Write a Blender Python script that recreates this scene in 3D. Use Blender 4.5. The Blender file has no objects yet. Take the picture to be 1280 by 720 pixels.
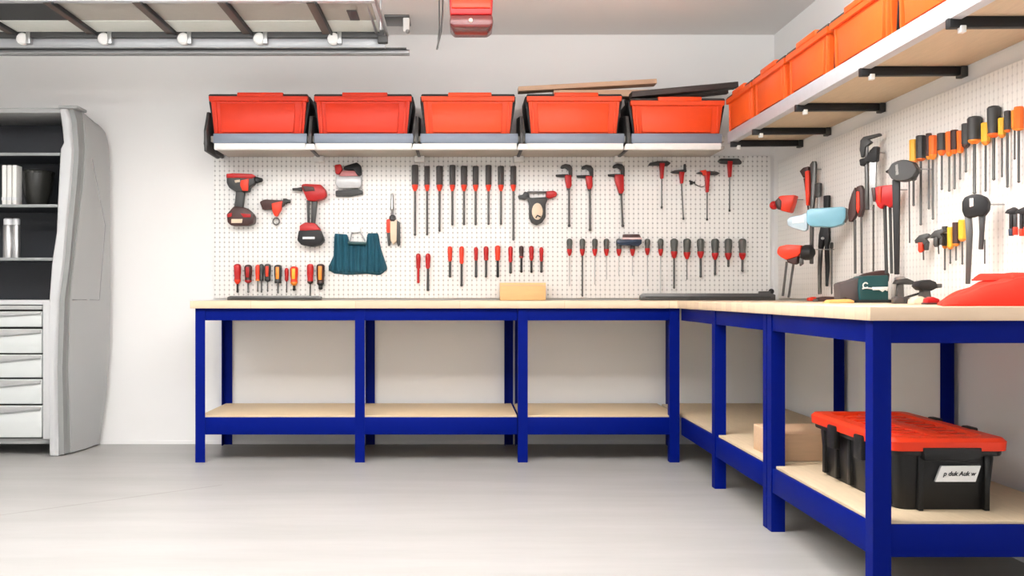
import bpy, bmesh, math, random
from mathutils import Vector, Matrix
random.seed(7)
PI = math.pi
# ------------------------------------------------------------------ camera, world, lights, exposure
F, CX, HY, EYE = 1206.0, 575.0, 368.0, 1.0     # focal length in pixels, vanishing point, eye height
sc = bpy.context.scene
cam_d = bpy.data.cameras.new('camera'); cam = bpy.data.objects.new('camera', cam_d)
sc.collection.objects.link(cam); sc.camera = cam
cam.location = (0, 0, EYE); cam.rotation_euler = (PI/2, 0, 0)
cam_d.sensor_width = 36; cam_d.lens = F/1280*36
cam_d.shift_x = (640-CX)/1280; cam_d.shift_y = (HY-360)/1280
cam_d.clip_start = 0.05; cam_d.clip_end = 100
w = bpy.data.worlds.new('world'); sc.world = w; w.use_nodes = True
bgn = w.node_tree.nodes['Background']; bgn.inputs[0].default_value = (0.93, 0.96, 1.0, 1); bgn.inputs[1].default_value = .55
sc.view_settings.view_transform = 'Standard'; sc.view_settings.look = 'None'
sc.view_settings.gamma = 1; sc.view_settings.use_curve_mapping = False
sc.view_settings.exposure = 0.04
D, XW, XL, ZC = 6.45, 2.10, -3.7, 2.735
def area(name, loc, rot, sx, sy, power, col=(1, .99, .985)):
    l = bpy.data.lights.new(name, 'AREA'); l.shape = 'RECTANGLE'; l.size = sx; l.size_y = sy
    l.energy = power; l.color = col
    o = bpy.data.objects.new(name, l); o.location = loc; o.rotation_euler = rot; sc.collection.objects.link(o)
    return o
area('pendant_lamp_light', (-0.7, 2.9, 2.46), (math.radians(58), 0, 0), 4.4, .22, 36)
area('ceiling_fill_uplight', (-0.7, 3.3, 2.28), (PI, 0, 0), 4.0, .22, 300)  # added fill aimed upward to brighten the ceiling, not a fixture of the room
area('ceiling_lamp_light', (-0.6, 0.2, ZC-.04), (0, 0, 0), 3.6, .5, 42)
area('doorway_daylight', (-0.6, -2.6, 1.5), (PI/2, 0, 0), 4.6, 2.3, 42)

# ------------------------------------------------------------------ materials
MATS = {}
def mat(name, col, rough=.5, metal=0.0, noise=.06, scale=30, bump=.02, spec=.5, stretch=None, coat=0.0):
    if name in MATS: return MATS[name]
    m = bpy.data.materials.new(name); m.use_nodes = True; nt = m.node_tree; b = nt.nodes['Principled BSDF']
    b.inputs['Roughness'].default_value = rough; b.inputs['Metallic'].default_value = metal
    b.inputs['Specular IOR Level'].default_value = spec; b.inputs['Coat Weight'].default_value = coat
    tc = nt.nodes.new('ShaderNodeTexCoord'); mp = nt.nodes.new('ShaderNodeMapping'); nz = nt.nodes.new('ShaderNodeTexNoise')
    if stretch: mp.inputs['Scale'].default_value = stretch
    nz.inputs['Scale'].default_value = scale; nz.inputs['Detail'].default_value = 4
    nt.links.new(tc.outputs['Object'], mp.inputs[0]); nt.links.new(mp.outputs[0], nz.inputs['Vector'])
    mx = nt.nodes.new('ShaderNodeMix'); mx.data_type = 'RGBA'
    mx.inputs['A'].default_value = tuple(c*(1-noise) for c in col)+(1,)
    mx.inputs['B'].default_value = tuple(min(1, c*(1+noise)) for c in col)+(1,)
    nt.links.new(nz.outputs['Fac'], mx.inputs['Factor']); nt.links.new(mx.outputs['Result'], b.inputs['Base Color'])
    if bump:
        bp = nt.nodes.new('ShaderNodeBump'); bp.inputs['Strength'].default_value = bump*5; bp.inputs['Distance'].default_value = .002
        nt.links.new(nz.outputs['Fac'], bp.inputs['Height']); nt.links.new(bp.outputs[0], b.inputs['Normal'])
    MATS[name] = m; return m
wall_m = mat('wall_paint', (.83, .825, .81), .75, noise=.015, scale=3)
ceil_m = mat('ceiling_paint', (.84, .82, .80), .8, noise=.015, scale=2)
blue = mat('blue_powder_coat', (.0001, .0062, .142), .5, noise=.05, spec=.06)
red_pl = mat('orange_red_plastic', (.68, .034, .006), .42, noise=.04, scale=12, spec=.3)
org_pl = mat('orange_plastic', (.85, .17, .03), .4, noise=.04, scale=12)
tool_red = mat('tool_red', (.42, .010, .010), .4, spec=.35)
tool_scar = mat('tool_scarlet', (.72, .040, .012), .42, spec=.35)
tool_or = mat('tool_orange', (.85, .25, .02), .42)
tool_ye = mat('tool_yellow', (.86, .46, .03), .42)
blk = mat('black_rubber', (.012, .012, .013), .55, spec=.35)
dkg = mat('dark_grey_plastic', (.038, .038, .037), .5)
brn = mat('dark_brown_plastic', (.045, .014, .011), .5)
gun = mat('gun_metal', (.10, .097, .094), .38, .6)
steel = mat('brushed_steel', (.42, .42, .42), .32, .85)
galv = mat('galvanised_metal', (.60, .61, .62), .42, .55, noise=.1)
alum = mat('pale_aluminium', (.72, .73, .74), .45, .3)
lipm = mat('blue_grey_steel', (.17, .20, .25), .45, .2, noise=.05)
silver_lip = mat('silver_lip_paint', (.56, .58, .61), .45, .2)
white_pl = mat('white_plastic', (.82, .81, .78), .45)
cream = mat('cream_plastic', (.72, .58, .42), .5)
skin_wood = mat('pale_plywood', (.62, .48, .31), .6, noise=.13, scale=9, stretch=(1, 8, 8))
skin_wood_y = mat('pale_plywood_lengthwise', (.58, .46, .31), .6, noise=.13, scale=9, stretch=(8, 1, 8))
wood_blk = mat('warm_pine', (.72, .44, .19), .6, noise=.1, scale=10, stretch=(1, 8, 6))
plank_m = mat('tan_plank', (.62, .40, .26), .6, noise=.12, scale=9, stretch=(1, 9, 9))
darkwood = mat('dark_stained_wood', (.045, .03, .026), .6, noise=.4, scale=16, stretch=(1, 9, 9))
teal_cl = mat('teal_fabric', (.006, .075, .115), .85, noise=.3, scale=22, bump=.06)
teal_pl = mat('teal_plastic', (.004, .055, .058), .4)
ltblue = mat('light_blue_plastic', (.18, .40, .50), .35)
pale_bl = mat('pale_blue_grey_plastic', (.42, .52, .58), .35)
navy = mat('navy_plastic', (.015, .03, .06), .4)
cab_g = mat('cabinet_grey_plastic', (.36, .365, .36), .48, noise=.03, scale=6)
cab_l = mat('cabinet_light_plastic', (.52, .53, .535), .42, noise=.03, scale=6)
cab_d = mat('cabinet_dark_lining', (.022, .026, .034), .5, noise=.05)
cab_w = mat('cabinet_drawer_white', (.60, .63, .62), .42, noise=.03, scale=6)
shadow_seam = mat('drawer_gap_shade', (.05, .05, .05), .7)  # dark carcass colour paints the shade in the gaps between drawers
red_cloth = mat('red_orange_cloth', (.68, .020, .004), .85, noise=.06, scale=40, bump=.05)
taupe = mat('taupe_panel', (.42, .39, .34), .6)
palep = mat('pale_panel', (.74, .76, .70), .55)
brown_st = mat('brown_strap', (.10, .065, .05), .6)
blk_tote = mat('tote_black', (.007, .007, .007), .42, spec=.3)
redglass = mat('smoky_red_plastic', (.13, .022, .02), .2)
clear_pl = mat('clear_blister_plastic', (.56, .57, .58), .12, noise=.1)
tread = mat('rubber_gasket', (.03, .03, .03), .6)

def worktop_material():
    m = bpy.data.materials.new('butcher_block'); m.use_nodes = True; nt = m.node_tree; b = nt.nodes['Principled BSDF']
    b.inputs['Roughness'].default_value = .5
    tc = nt.nodes.new('ShaderNodeTexCoord'); mp = nt.nodes.new('ShaderNodeMapping')
    br = nt.nodes.new('ShaderNodeTexBrick'); br.offset = .37
    br.inputs['Color1'].default_value = (.70, .55, .38, 1); br.inputs['Color2'].default_value = (.64, .46, .33, 1)
    br.inputs['Mortar'].default_value = (.50, .38, .26, 1); br.inputs['Scale'].default_value = 1
    br.inputs['Brick Width'].default_value = .62; br.inputs['Row Height'].default_value = .09; br.inputs['Mortar Size'].default_value = .0018
    nz = nt.nodes.new('ShaderNodeTexNoise'); nz.inputs['Scale'].default_value = 9; nz.inputs['Detail'].default_value = 5
    mp.inputs['Scale'].default_value = (1, 9, 9)
    nt.links.new(tc.outputs['Object'], br.inputs['Vector']); nt.links.new(tc.outputs['Object'], mp.inputs[0]); nt.links.new(mp.outputs[0], nz.inputs['Vector'])
    mx = nt.nodes.new('ShaderNodeMix'); mx.data_type = 'RGBA'; mx.blend_type = 'MULTIPLY'; mx.inputs['Factor'].default_value = .35
    rp = nt.nodes.new('ShaderNodeValToRGB'); rp.color_ramp.elements[0].color = (.72, .68, .6, 1); rp.color_ramp.elements[1].color = (1, 1, 1, 1)
    nt.links.new(nz.outputs['Fac'], rp.inputs[0]); nt.links.new(br.outputs['Color'], mx.inputs['A']); nt.links.new(rp.outputs[0], mx.inputs['B'])
    nt.links.new(mx.outputs['Result'], b.inputs['Base Color']); return m
wtop_m = worktop_material()

def floor_material():
    m = bpy.data.materials.new('screed_floor'); m.use_nodes = True; nt = m.node_tree; b = nt.nodes['Principled BSDF']
    b.inputs['Roughness'].default_value = .42; b.inputs['Specular IOR Level'].default_value = .35
    tc = nt.nodes.new('ShaderNodeTexCoord'); mp = nt.nodes.new('ShaderNodeMapping'); mp.inputs['Scale'].default_value = (.35, 2.2, 1)
    n1 = nt.nodes.new('ShaderNodeTexNoise'); n1.inputs['Scale'].default_value = 2.2; n1.inputs['Detail'].default_value = 9; n1.inputs['Roughness'].default_value = .62
    nt.links.new(tc.outputs['Object'], mp.inputs[0]); nt.links.new(mp.outputs[0], n1.inputs['Vector'])
    rp = nt.nodes.new('ShaderNodeValToRGB'); e = rp.color_ramp.elements
    e[0].position = .30; e[0].color = (.31, .303, .29, 1); e[1].position = .66; e[1].color = (.365, .358, .347, 1)
    nt.links.new(n1.outputs['Fac'], rp.inputs[0])
    # one thin scored joint running across the floor
    sx = nt.nodes.new('ShaderNodeSeparateXYZ'); nt.links.new(tc.outputs['Object'], sx.inputs[0])
    def mth(op, a, b_=None):
        n = nt.nodes.new('ShaderNodeMath'); n.operation = op
        for i, v in enumerate((a, b_)):
            if v is None: continue
            if isinstance(v, (int, float)): n.inputs[i].default_value = v
            else: nt.links.new(v, n.inputs[i])
        return n.outputs[0]
    ln = mth('ABSOLUTE', mth('SUBTRACT', sx.outputs['Y'], mth('ADD', mth('MULTIPLY', sx.outputs['X'], .83), 6.10)))
    crack = mth('LESS_THAN', mth('ADD', ln, mth('MULTIPLY', mth('SUBTRACT', n1.outputs['Fac'], .5), .03)), .010)
    lim = mth('MULTIPLY', crack, mth('LESS_THAN', sx.outputs['X'], -1.25))
    mx = nt.nodes.new('ShaderNodeMix'); mx.data_type = 'RGBA'; mx.blend_type = 'MULTIPLY'
    mx.inputs['B'].default_value = (.80, .78, .76, 1)
    nt.links.new(lim, mx.inputs['Factor']); nt.links.new(rp.outputs[0], mx.inputs['A']); nt.links.new(mx.outputs['Result'], b.inputs['Base Color'])
    bp = nt.nodes.new('ShaderNodeBump'); bp.inputs['Strength'].default_value = .1; bp.inputs['Distance'].default_value = .004
    nt.links.new(n1.outputs['Fac'], bp.inputs['Height']); nt.links.new(bp.outputs[0], b.inputs['Normal'])
    return m
floor_m = floor_material()

def pegboard_material(name, axis, soft):
    m = bpy.data.materials.new(name); m.use_nodes = True; nt = m.node_tree; b = nt.nodes['Principled BSDF']
    b.inputs['Roughness'].default_value = .45
    tc = nt.nodes.new('ShaderNodeTexCoord'); sx = nt.nodes.new('ShaderNodeSeparateXYZ'); nt.links.new(tc.outputs['Object'], sx.inputs[0])
    def mth(op, a, b_=None, c=None):
        n = nt.nodes.new('ShaderNodeMath'); n.operation = op
        for i, v in enumerate((a, b_, c)):
            if v is None: continue
            if isinstance(v, (int, float)): n.inputs[i].default_value = v
            else: nt.links.new(v, n.inputs[i])
        return n.outputs[0]
    def cell(s, p):
        return mth('SUBTRACT', mth('FRACT', mth('DIVIDE', s, p)), .5)
    u = cell(sx.outputs[axis], .0317); v = cell(sx.outputs['Z'], .0317)
    r = mth('SQRT', mth('ADD', mth('MULTIPLY', u, u), mth('MULTIPLY', v, v)))
    hole = mth('MULTIPLY', mth('SUBTRACT', .205, r), 22); hole = mth('MINIMUM', mth('MAXIMUM', hole, 0.0), 1.0)
    # shallow vertical groove beside each column of holes
    gv = mth('LESS_THAN', mth('ABSOLUTE', u), .07)
    base = nt.nodes.new('ShaderNodeMix'); base.data_type = 'RGBA'
    base.inputs['A'].default_value = (.90, .89, .86, 1); base.inputs['B'].default_value = (.76, .745, .72, 1)
    nt.links.new(gv, base.inputs['Factor'])
    mx = nt.nodes.new('ShaderNodeMix'); mx.data_type = 'RGBA'; mx.inputs['B'].default_value = soft
    nt.links.new(base.outputs['Result'], mx.inputs['A'])
    nt.links.new(hole, mx.inputs['Factor']); nt.links.new(mx.outputs['Result'], b.inputs['Base Color'])
    return m
peg_back_m = pegboard_material('white_pegboard', 'X', (.46, .45, .43, 1))
peg_side_m = pegboard_material('white_pegboard_side', 'Y', (.72, .71, .69, 1))

# ------------------------------------------------------------------ mesh builder
class MB:
    def __init__(s): s.bm = bmesh.new()
    def box(s, a, b, bev=0):
        a, b = [min(p, q) for p, q in zip(a, b)], [max(p, q) for p, q in zip(a, b)]
        r = bmesh.ops.create_cube(s.bm, size=1); vs = r['verts']
        for v in vs: v.co = Vector([(a[i]+b[i])/2 + v.co[i]*(b[i]-a[i]) for i in range(3)])
        if bev: s._bev(vs, bev)
        return s
    def _bev(s, vs, bev, seg=2):
        vs = set(vs); es = [e for e in s.bm.edges if e.verts[0] in vs and e.verts[1] in vs]
        bmesh.ops.bevel(s.bm, geom=es, offset=bev, segments=seg, profile=.5, affect='EDGES', clamp_overlap=True)
    def prism(s, pts, y0, y1, bev=0, axis='Y', seg=2):
        """outline in (u, v) thickened along an axis"""
        ar = sum(pts[i][0]*pts[(i+1) % len(pts)][1]-pts[(i+1) % len(pts)][0]*pts[i][1] for i in range(len(pts)))
        if ar < 0: pts = pts[::-1]
        def P(u, v, t): return {'Y': (u, t, v), 'X': (t, u, v), 'Z': (u, v, t)}[axis]
        A = [s.bm.verts.new(P(u, v, y0)) for u, v in pts]; B = [s.bm.verts.new(P(u, v, y1)) for u, v in pts]
        n = len(pts); fs = [s.bm.faces.new(A), s.bm.faces.new(B[::-1])]
        for i in range(n): fs.append(s.bm.faces.new((A[(i+1) % n], A[i], B[i], B[(i+1) % n])))
        bmesh.ops.recalc_face_normals(s.bm, faces=fs)
        if bev: s._bev(A+B, bev, seg)
        return s
    def rings(s, rings, closed_ends=True):
        R = [[s.bm.verts.new(p) for p in r] for r in rings]; n = len(R[0]); fs = []
        for a, b in zip(R, R[1:]):
            for i in range(n): fs.append(s.bm.faces.new((a[i], a[(i+1) % n], b[(i+1) % n], b[i])))
        if closed_ends: fs += [s.bm.faces.new(R[0][::-1]), s.bm.faces.new(R[-1])]
        bmesh.ops.recalc_face_normals(s.bm, faces=fs); return s
    def lathe(s, prof, origin=(0, 0, 0), direction=(0, 0, 1), seg=14, sy=1.0):
        """prof: (distance along direction, radius)"""
        o = Vector(origin); d = Vector(direction).normalized()
        q = Vector((0, 0, 1)).rotation_difference(d); rs = []
        for t, r in prof:
            r = max(r, 1e-5)
            rs.append([o + q @ Vector((r*math.cos(2*PI*k/seg), r*sy*math.sin(2*PI*k/seg), t)) for k in range(seg)])
        return s.rings(rs)
    def tube(s, path, r, seg=8):
        path = [Vector(p) for p in path]; rs = []
        rr = r if isinstance(r, (list, tuple)) else [r]*len(path)
        for i, p in enumerate(path):
            d = (path[min(i+1, len(path)-1)]-path[max(i-1, 0)]).normalized()
            up = Vector((0, 1, 0)) if abs(d.y) < .9 else Vector((1, 0, 0))
            a = d.cross(up).normalized(); b = d.cross(a)
            rs.append([p + (a*math.cos(2*PI*k/seg)+b*math.sin(2*PI*k/seg))*rr[i] for k in range(seg)])
        return s.rings(rs)
    def ball(s, c, r, sc_=(1, 1, 1)):
        R = bmesh.ops.create_uvsphere(s.bm, u_segments=14, v_segments=9, radius=r)
        for v in R['verts']: v.co = Vector(c)+Vector((v.co.x*sc_[0], v.co.y*sc_[1], v.co.z*sc_[2]))
        return s
    def build(s, name, m, parent=None, smooth=True, loc=None):
        me = bpy.data.meshes.new(name); s.bm.normal_update(); s.bm.to_mesh(me); s.bm.free()
        me.materials.append(m); o = bpy.data.objects.new(name, me); sc.collection.objects.link(o)
        if parent: o.parent = parent
        if loc: o.location = loc
        if smooth:
            me.polygons.foreach_set('use_smooth', [True]*len(me.polygons))
            try: me.set_sharp_from_angle(angle=math.radians(35))
            except Exception: pass
        return o
def tag(o, label=None, cat=None, group=None, kind=None):
    for k, v in (('label', label), ('category', cat), ('group', group), ('kind', kind)):
        if v: o[k] = v
    return o
def thing(name, label, cat, loc=(0, 0, 0), rz=0, group=None):
    o = bpy.data.objects.new(name, None); sc.collection.objects.link(o); o.empty_display_size = .05
    o.location = loc; o.rotation_euler = (0, 0, rz); return tag(o, label, cat, group)
def kids(o): return [c for c in bpy.data.objects if c.parent == o]
def dup(root, loc, rz, label, group=None):
    r = root.copy(); sc.collection.objects.link(r); r.location = loc; r.rotation_euler = (0, 0, rz); r['label'] = label
    if group: r['group'] = group
    for ch in kids(root):
        c = ch.copy(); sc.collection.objects.link(c); c.parent = r
        for g in kids(ch):
            d = g.copy(); sc.collection.objects.link(d); d.parent = c
    return r
def W(px, py, d): return Vector(((px-CX)/F*d, d, EYE-(py-HY)/F*d))
ORD = ['first', 'second', 'third', 'fourth', 'fifth', 'sixth', 'seventh', 'eighth', 'ninth', 'tenth', 'eleventh', 'twelfth', 'thirteenth', 'fourteenth', 'fifteenth']

# ------------------------------------------------------------------ the setting
Y0 = -2.8
tag(MB().box((XL, Y0, -.1), (XW+.1, D+.1, 0)).build('floor', floor_m), kind='structure')
tag(MB().box((XL, Y0, ZC), (XW+.1, D+.1, ZC+.1)).build('ceiling', ceil_m), kind='structure')
tag(MB().box((XL-.1, D, 0), (XW+.1, D+.1, ZC)).build('wall_back', wall_m), kind='structure')
tag(MB().box((XW, Y0, 0), (XW+.1, D, ZC)).build('wall_right', wall_m), kind='structure')
tag(MB().box((XL-.1, Y0, 0), (XL, D, ZC)).build('wall_left', wall_m), kind='structure')
tag(MB().box((XL, D-.008, 0), (XW, D, .022)).build('baseboard_back', wall_m), kind='structure')

YB = D-.022     # face of the back pegboard
XB = XW-.022    # face of the side pegboard
p = MB().box((W(268, 0, D).x, YB, .975), (W(962, 0, D).x, D-.002, W(0, 195, YB).z), .002)
tag(p.build('pegboard', peg_back_m), 'white perforated pegboard on the far wall above the long bench', 'pegboard')
p = MB().box((XB, 2.9, .975), (XW-.002, 6.3, 1.0+.418*XB), .002)
tag(p.build('pegboard', peg_side_m), 'white perforated pegboard on the side wall above the bench', 'pegboard')

# ------------------------------------------------------------------ workbench
ZT, TH = .961, .044
XF = 1.31; YF = 5.74
pts = [(-1.60, YF-.025), (XF-.02, YF-.025), (XF-.02, 3.035), (XW-.004, 3.035), (XW-.004, D-.012), (-1.60, D-.012)]
tag(MB().prism(pts, ZT-TH, ZT, .003, 'Z').build('worktop', wtop_m), 'L-shaped pale butcher-block worktop running along both walls', 'worktop')
ZB = ZT-TH
def leg(mb, x, y, sx, sy, wd=.058, z1=ZB, t=.004):
    """steel angle: outer corner at x, y; flanges run towards sx, sy"""
    L = [(x, y), (x+sx*wd, y), (x+sx*wd, y+sy*t), (x+sx*t, y+sy*t), (x+sx*t, y+sy*wd), (x, y+sy*wd)]
    mb.prism(L, 0.0, z1, 0, 'Z'); return mb
def beam(mb, a, b, z0, z1, t=.012):
    """beam between two xy points"""
    a = Vector((a[0], a[1])); b = Vector((b[0], b[1])); d = (b-a).normalized(); n = Vector((-d.y, d.x))*t/2
    c = [a+n, b+n, b-n, a-n]; mb.prism([(q.x, q.y) for q in c], z0, z1, .0015, 'Z'); return mb
def bench(label, legs, beams, shelf, shelf_m):
    lx = min(l[0] for l in legs); ly = min(l[1] for l in legs)
    t = thing('workbench_frame', label, 'workbench', (lx, ly, 0), 0, 'blue steel workbench frames')
    def ch(name, mb, m):
        o = mb.build(name, m, t); o.location = (-lx, -ly, 0); return o
    for l in legs: ch('leg', leg(MB(), *l), blue)
    for a, b, z0, z1 in beams: ch('beam', beam(MB(), a, b, z0, z1), blue)
    if shelf: ch('shelf_board', shelf, shelf_m)
    return t
UB = (ZB-.072, ZB-.001); LB = (.165, .268)
x0, x1, x2, x3 = -1.575, -.625, .345, 1.31
yb = D-.02; ya = YF
def fr(a, b): return [((a, ya+.0115), (b, ya+.0115)), ((a, yb-.0115), (b, yb-.0115))]
def bm_list(pairs, up=True): return [(a, b, *UB) for a, b in pairs]+[(a, b, *LB) for a, b in pairs]
bench('blue steel bench frame, left half of the long bench, with two open bays',
      [(x0, ya, 1, 1), (x0-.0, yb, 1, -1), (x1, ya, 1, 1), (x1, yb, 1, -1), (x2-.05, yb, 1, -1)],
      bm_list(fr(x0+.005, x2-.004))+bm_list([((x0+.0115, ya+.02), (x0+.0115, yb-.02))]),
      MB().box((x0+.02, ya+.02, .262), (x2-.006, yb-.02, .277), .001), skin_wood)
bench('blue steel bench frame, single open bay beside the corner',
      [(x2, ya, 1, 1), (x2+.02, yb, 1, -1), (x3-.062, ya, 1, 1), (x3+.06, yb, 1, -1)],
      bm_list(fr(x2+.005, x3-.002)), MB().box((x2+.012, ya+.02, .262), (x3-.002, yb-.02, .277), .001), skin_wood)
y1, y2, y3 = 3.06, 4.06, 4.96
xw = XW-.02
bench('blue steel corner bench frame holding the low plywood shelf',
      [(XF, y3, 1, 1), (XF, y2+.112, 1, -1, .045), (xw, 5.22, -1, 1), (xw, yb, -1, -1)],
      bm_list([((XF+.0115, y2+.068), (XF+.0115, ya-.002)), ((xw-.0115, y2+.068), (xw-.0115, yb))]),
      MB().prism([(XF+.02, y2+.07), (xw-.02, y2+.07), (xw-.02, yb-.02), (1.44, yb-.02), (1.44, 6.36), (XF+.02, 6.36)], .262, .277, .001, 'Z'), skin_wood_y)
bench('blue steel bench frame nearest the viewer, with a black tote on its shelf',
      [(XF, y1, 1, 1), (XF, y2, 1, 1, .058), (xw, y1, -1, 1), (xw, y2, -1, 1)],
      bm_list([((XF+.0115, y1+.0185), (XF+.0115, y2+.055)), ((XF+.005, y1+.0115), (xw-.005, y1+.0115)), ((xw-.0115, y1+.0185), (xw-.0115, y2+.055))]),
      MB().box((XF+.02, y1+.02, .262), (xw-.02, y2+.055, .277), .001), skin_wood_y)
# wooden block lying on the low shelf
t = tag(MB().box((1.375, 4.18, .2775), (1.72, 4.52, .395), .004).build('wooden_block', mat('light_pine', (.64, .43, .27), .6, noise=.12, scale=9, stretch=(1, 8, 8))), 'low plywood block lying on the corner bench shelf behind the tote', 'wood block')

# ------------------------------------------------------------------ tote on the low shelf
def tote():
    X0, X1, Ya, Yb_, Z0, Z1 = 1.455, 1.80, 3.22, 3.93, .278, .492
    t = thing('storage_tote', 'black storage tote with orange-red lid and white sticker on the bench shelf', 'storage tote', ((X0+X1)/2, (Ya+Yb_)/2, Z0))
    hx, hy, h = (X1-X0)/2, (Yb_-Ya)/2, Z1-Z0
    def rr(x, y, z, r=.035):
        out = []
        for cx, cy, a0 in ((x-r, y-r, 0), (-x+r, y-r, PI/2), (-x+r, -y+r, PI), (x-r, -y+r, 3*PI/2)):
            for k in range(5): a = a0+k*PI/8; out.append((cx+r*math.cos(a), cy+r*math.sin(a), z))
        return out
    b = MB().rings([rr(hx*.90, hy*.94, 0), rr(hx*.92, hy*.95, .012), rr(hx*.985, hy*.985, h*.78), rr(hx*.985, hy*.985, h)])
    for u in (-.52, .76): b.prism([(hx*u-.008, .0), (hx*u+.008, 0), (hx*u+.01, h*.9), (hx*u-.01, h*.9)], -hy-.004, -hy+.05, .002)
    for v in (-.8, -.45, .1, .45, .8): b.prism([(hy*v-.012, .01), (hy*v+.012, .01), (hy*v+.012, h*.9), (hy*v-.012, h*.9)], -hx-.002, -hx+.04, .002, 'X')
    b.build('body', blk_tote, t)
    MB().rings([rr(hx+.012, hy+.012, h*.86), rr(hx+.014, hy+.014, h*.88), rr(hx+.014, hy+.014, h), rr(hx+.010, hy+.01, h+.002)]).build('rim', blk_tote, t)
    l = MB().rings([rr(hx+.024, hy+.024, h-.012), rr(hx+.026, hy+.026, h+.018), rr(hx+.016, hy+.016, h+.030), rr(hx-.03, hy-.03, h+.032), rr(hx-.04, hy-.04, h+.020)])
    lid = l.build('lid', red_pl, t)
    g = MB()
    for k in range(7): g.box((-hx*.7, -hy*.75+k*hy*.22, h+.018), (hx*.7, -hy*.75+k*hy*.22+.035, h+.028), .004)
    g.box((-.03, -hy*.85, h+.018), (.03, hy*.85, h+.030), .004); g.build('lid_ribs', red_pl, lid)
    MB().prism([(-hx*.52, h*.80), (hx*.55, h*.80), (hx*.58, h*1.0), (-hx*.55, h*1.0)], -hy-.03, -hy+.02, .004).build('end_handle', blk_tote, t)
    for v in (-.35, .35):
        MB().box((-hx-.036, hy*v-.035, h*.62), (-hx-.008, hy*v+.035, h+.006), .006).build('latch', blk_tote, t)
        MB().box((hx+.008, hy*v-.035, h*.62), (hx+.036, hy*v+.035, h+.036), .006).build('latch', blk_tote, t)
    yy = -hy-.0005
    s = MB().prism([(-.072+.03, .097), (.092, .097), (.110, .150), (-.022, .150)], yy-.002, yy+.008).build('sticker', white_pl, t)
    c = bpy.data.curves.new('lettering', 'FONT'); c.body = 'p duk Auk w'; c.size = .0205; c.extrude = .0004; c.align_x = 'CENTER'; c.shear = .3; c.offset = .0006
    co = bpy.data.objects.new('tmp', c); sc.collection.objects.link(co)
    dg = bpy.context.evaluated_depsgraph_get(); me = bpy.data.meshes.new_from_object(co.evaluated_get(dg)); bpy.data.objects.remove(co)
    me.materials.clear(); me.materials.append(blk)
    o = bpy.data.objects.new('lettering', me); sc.collection.objects.link(o); o.parent = s
    o.rotation_euler = (PI/2, 0, 0); o.location = (.037, yy-.0028, .1175)
tote()

# ------------------------------------------------------------------ shelves with bins
ZS = 1.995     # where the bins stand
def back_shelf():
    xa, xb_ = W(262, 0, 6.03).x, 1.66
    t = thing('wall_shelf', 'long grey steel wall shelf over the far pegboard carrying five orange bins', 'shelf', (xa, 6.03, 1.91))
    def ch(n, mb, m, par=t):
        o = mb.build(n, m, par); 
        if par == t: o.location = (-xa, -6.03, -1.91)
        return o
    zt = ZS-.001
    ch('shelf_board', MB().box((xa, 6.06, 1.958), (xb_, D-.004, zt), .001), taupe)
    br_px = [388, 521, 652, 785]
    xs = [xa]+[W(q, 0, 6.03).x for q in br_px]+[xb_]
    for a, b in zip(xs, xs[1:]):
        ch('front_lip', MB().box((a+.022, 6.03, 1.945), (b-.022, 6.055, zt+.012), .002), lipm)
        ch('light_strip', MB().box((a+.03, 6.022, 1.905), (b-.03, 6.06, 1.944), .003), white_pl)
    ch('under_panel', MB().box((xa+.02, 6.06, 1.915), (xb_, D-.004, 1.93)), taupe)
    for q in br_px:
        x = W(q, 0, 6.03).x
        ch('bracket', MB().prism([(6.0, 1.905), (6.0, 2.00), (6.06, 2.12), (6.42, 2.17), (6.42, 1.905)], x-.010, x+.010, .003, 'X'), dkg)
        ch('bracket_tab', MB().prism([(x-.03, 1.90), (x+.04, 1.90), (x+.03, 1.935), (x-.02, 1.935)], 5.985, 6.02, .003), white_pl)
        ch('wall_clip', MB().box((x-.03, 6.36, 1.875), (x+.035, 6.44, 1.914), .003), white_pl)
    x = xa
    ch('end_plate', MB().prism([(6.0, 1.89), (5.99, 1.93), (5.99, 2.02), (6.06, 2.145), (6.44, 2.16), (6.44, 1.93), (6.30, 1.885)], x-.026, x-.008, .003, 'X'), dkg)
    ch('end_plate', MB().prism([(x-.085, 1.965), (x-.075, 2.08), (x-.055, 2.155), (x-.0, 2.165), (x, 1.90), (x-.02, 1.90)], 6.20, 6.40, .006), dkg)
back_shelf()

def side_shelf():
    t = thing('wall_shelf', 'silver-edged plywood wall shelf climbing along the side wall on black arms', 'shelf', (1.66, 2.6, 1.91))
    def ch(n, mb, m):
        o = mb.build(n, m, t); o.location = (-1.66, -2.6, -1.91); return o
    ch('shelf_board', MB().box((1.675, 2.6, 1.945), (XW-.004, 5.99, 1.975), .001), skin_wood_y)
    ch('front_lip', MB().prism([(1.66, 1.935), (1.66, ZS+.008), (1.672, ZS+.008), (1.674, 1.948), (1.70, 1.944), (1.70, 1.933)], 2.6, 5.985, .001), silver_lip)
    ch('top_panel', MB().box((1.675, 2.6, 1.976), (XW-.004, 5.99, ZS-.001)), taupe)
    for y in (5.90, 5.46, 4.76, 3.99, 3.27):
        x = 1.66
        ch('support_arm', MB().prism([(x, 1.905), (x, 1.942), (x+.05, 1.944), (XW-.03, 1.944), (XW-.022, 1.93), (XW-.03, 1.909), (x+.05, 1.906)], y, y+.032, .003), blk)
        ch('arm_clip', MB().box((x+.035, y-.006, 1.888), (x+.055, y+.02, 1.912), .003), white_pl)
        ch('wall_plate', MB().box((XW-.03, y-.01, 1.90), (XW-.003, y+.042, 1.944), .003), dkg)
side_shelf()

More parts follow.
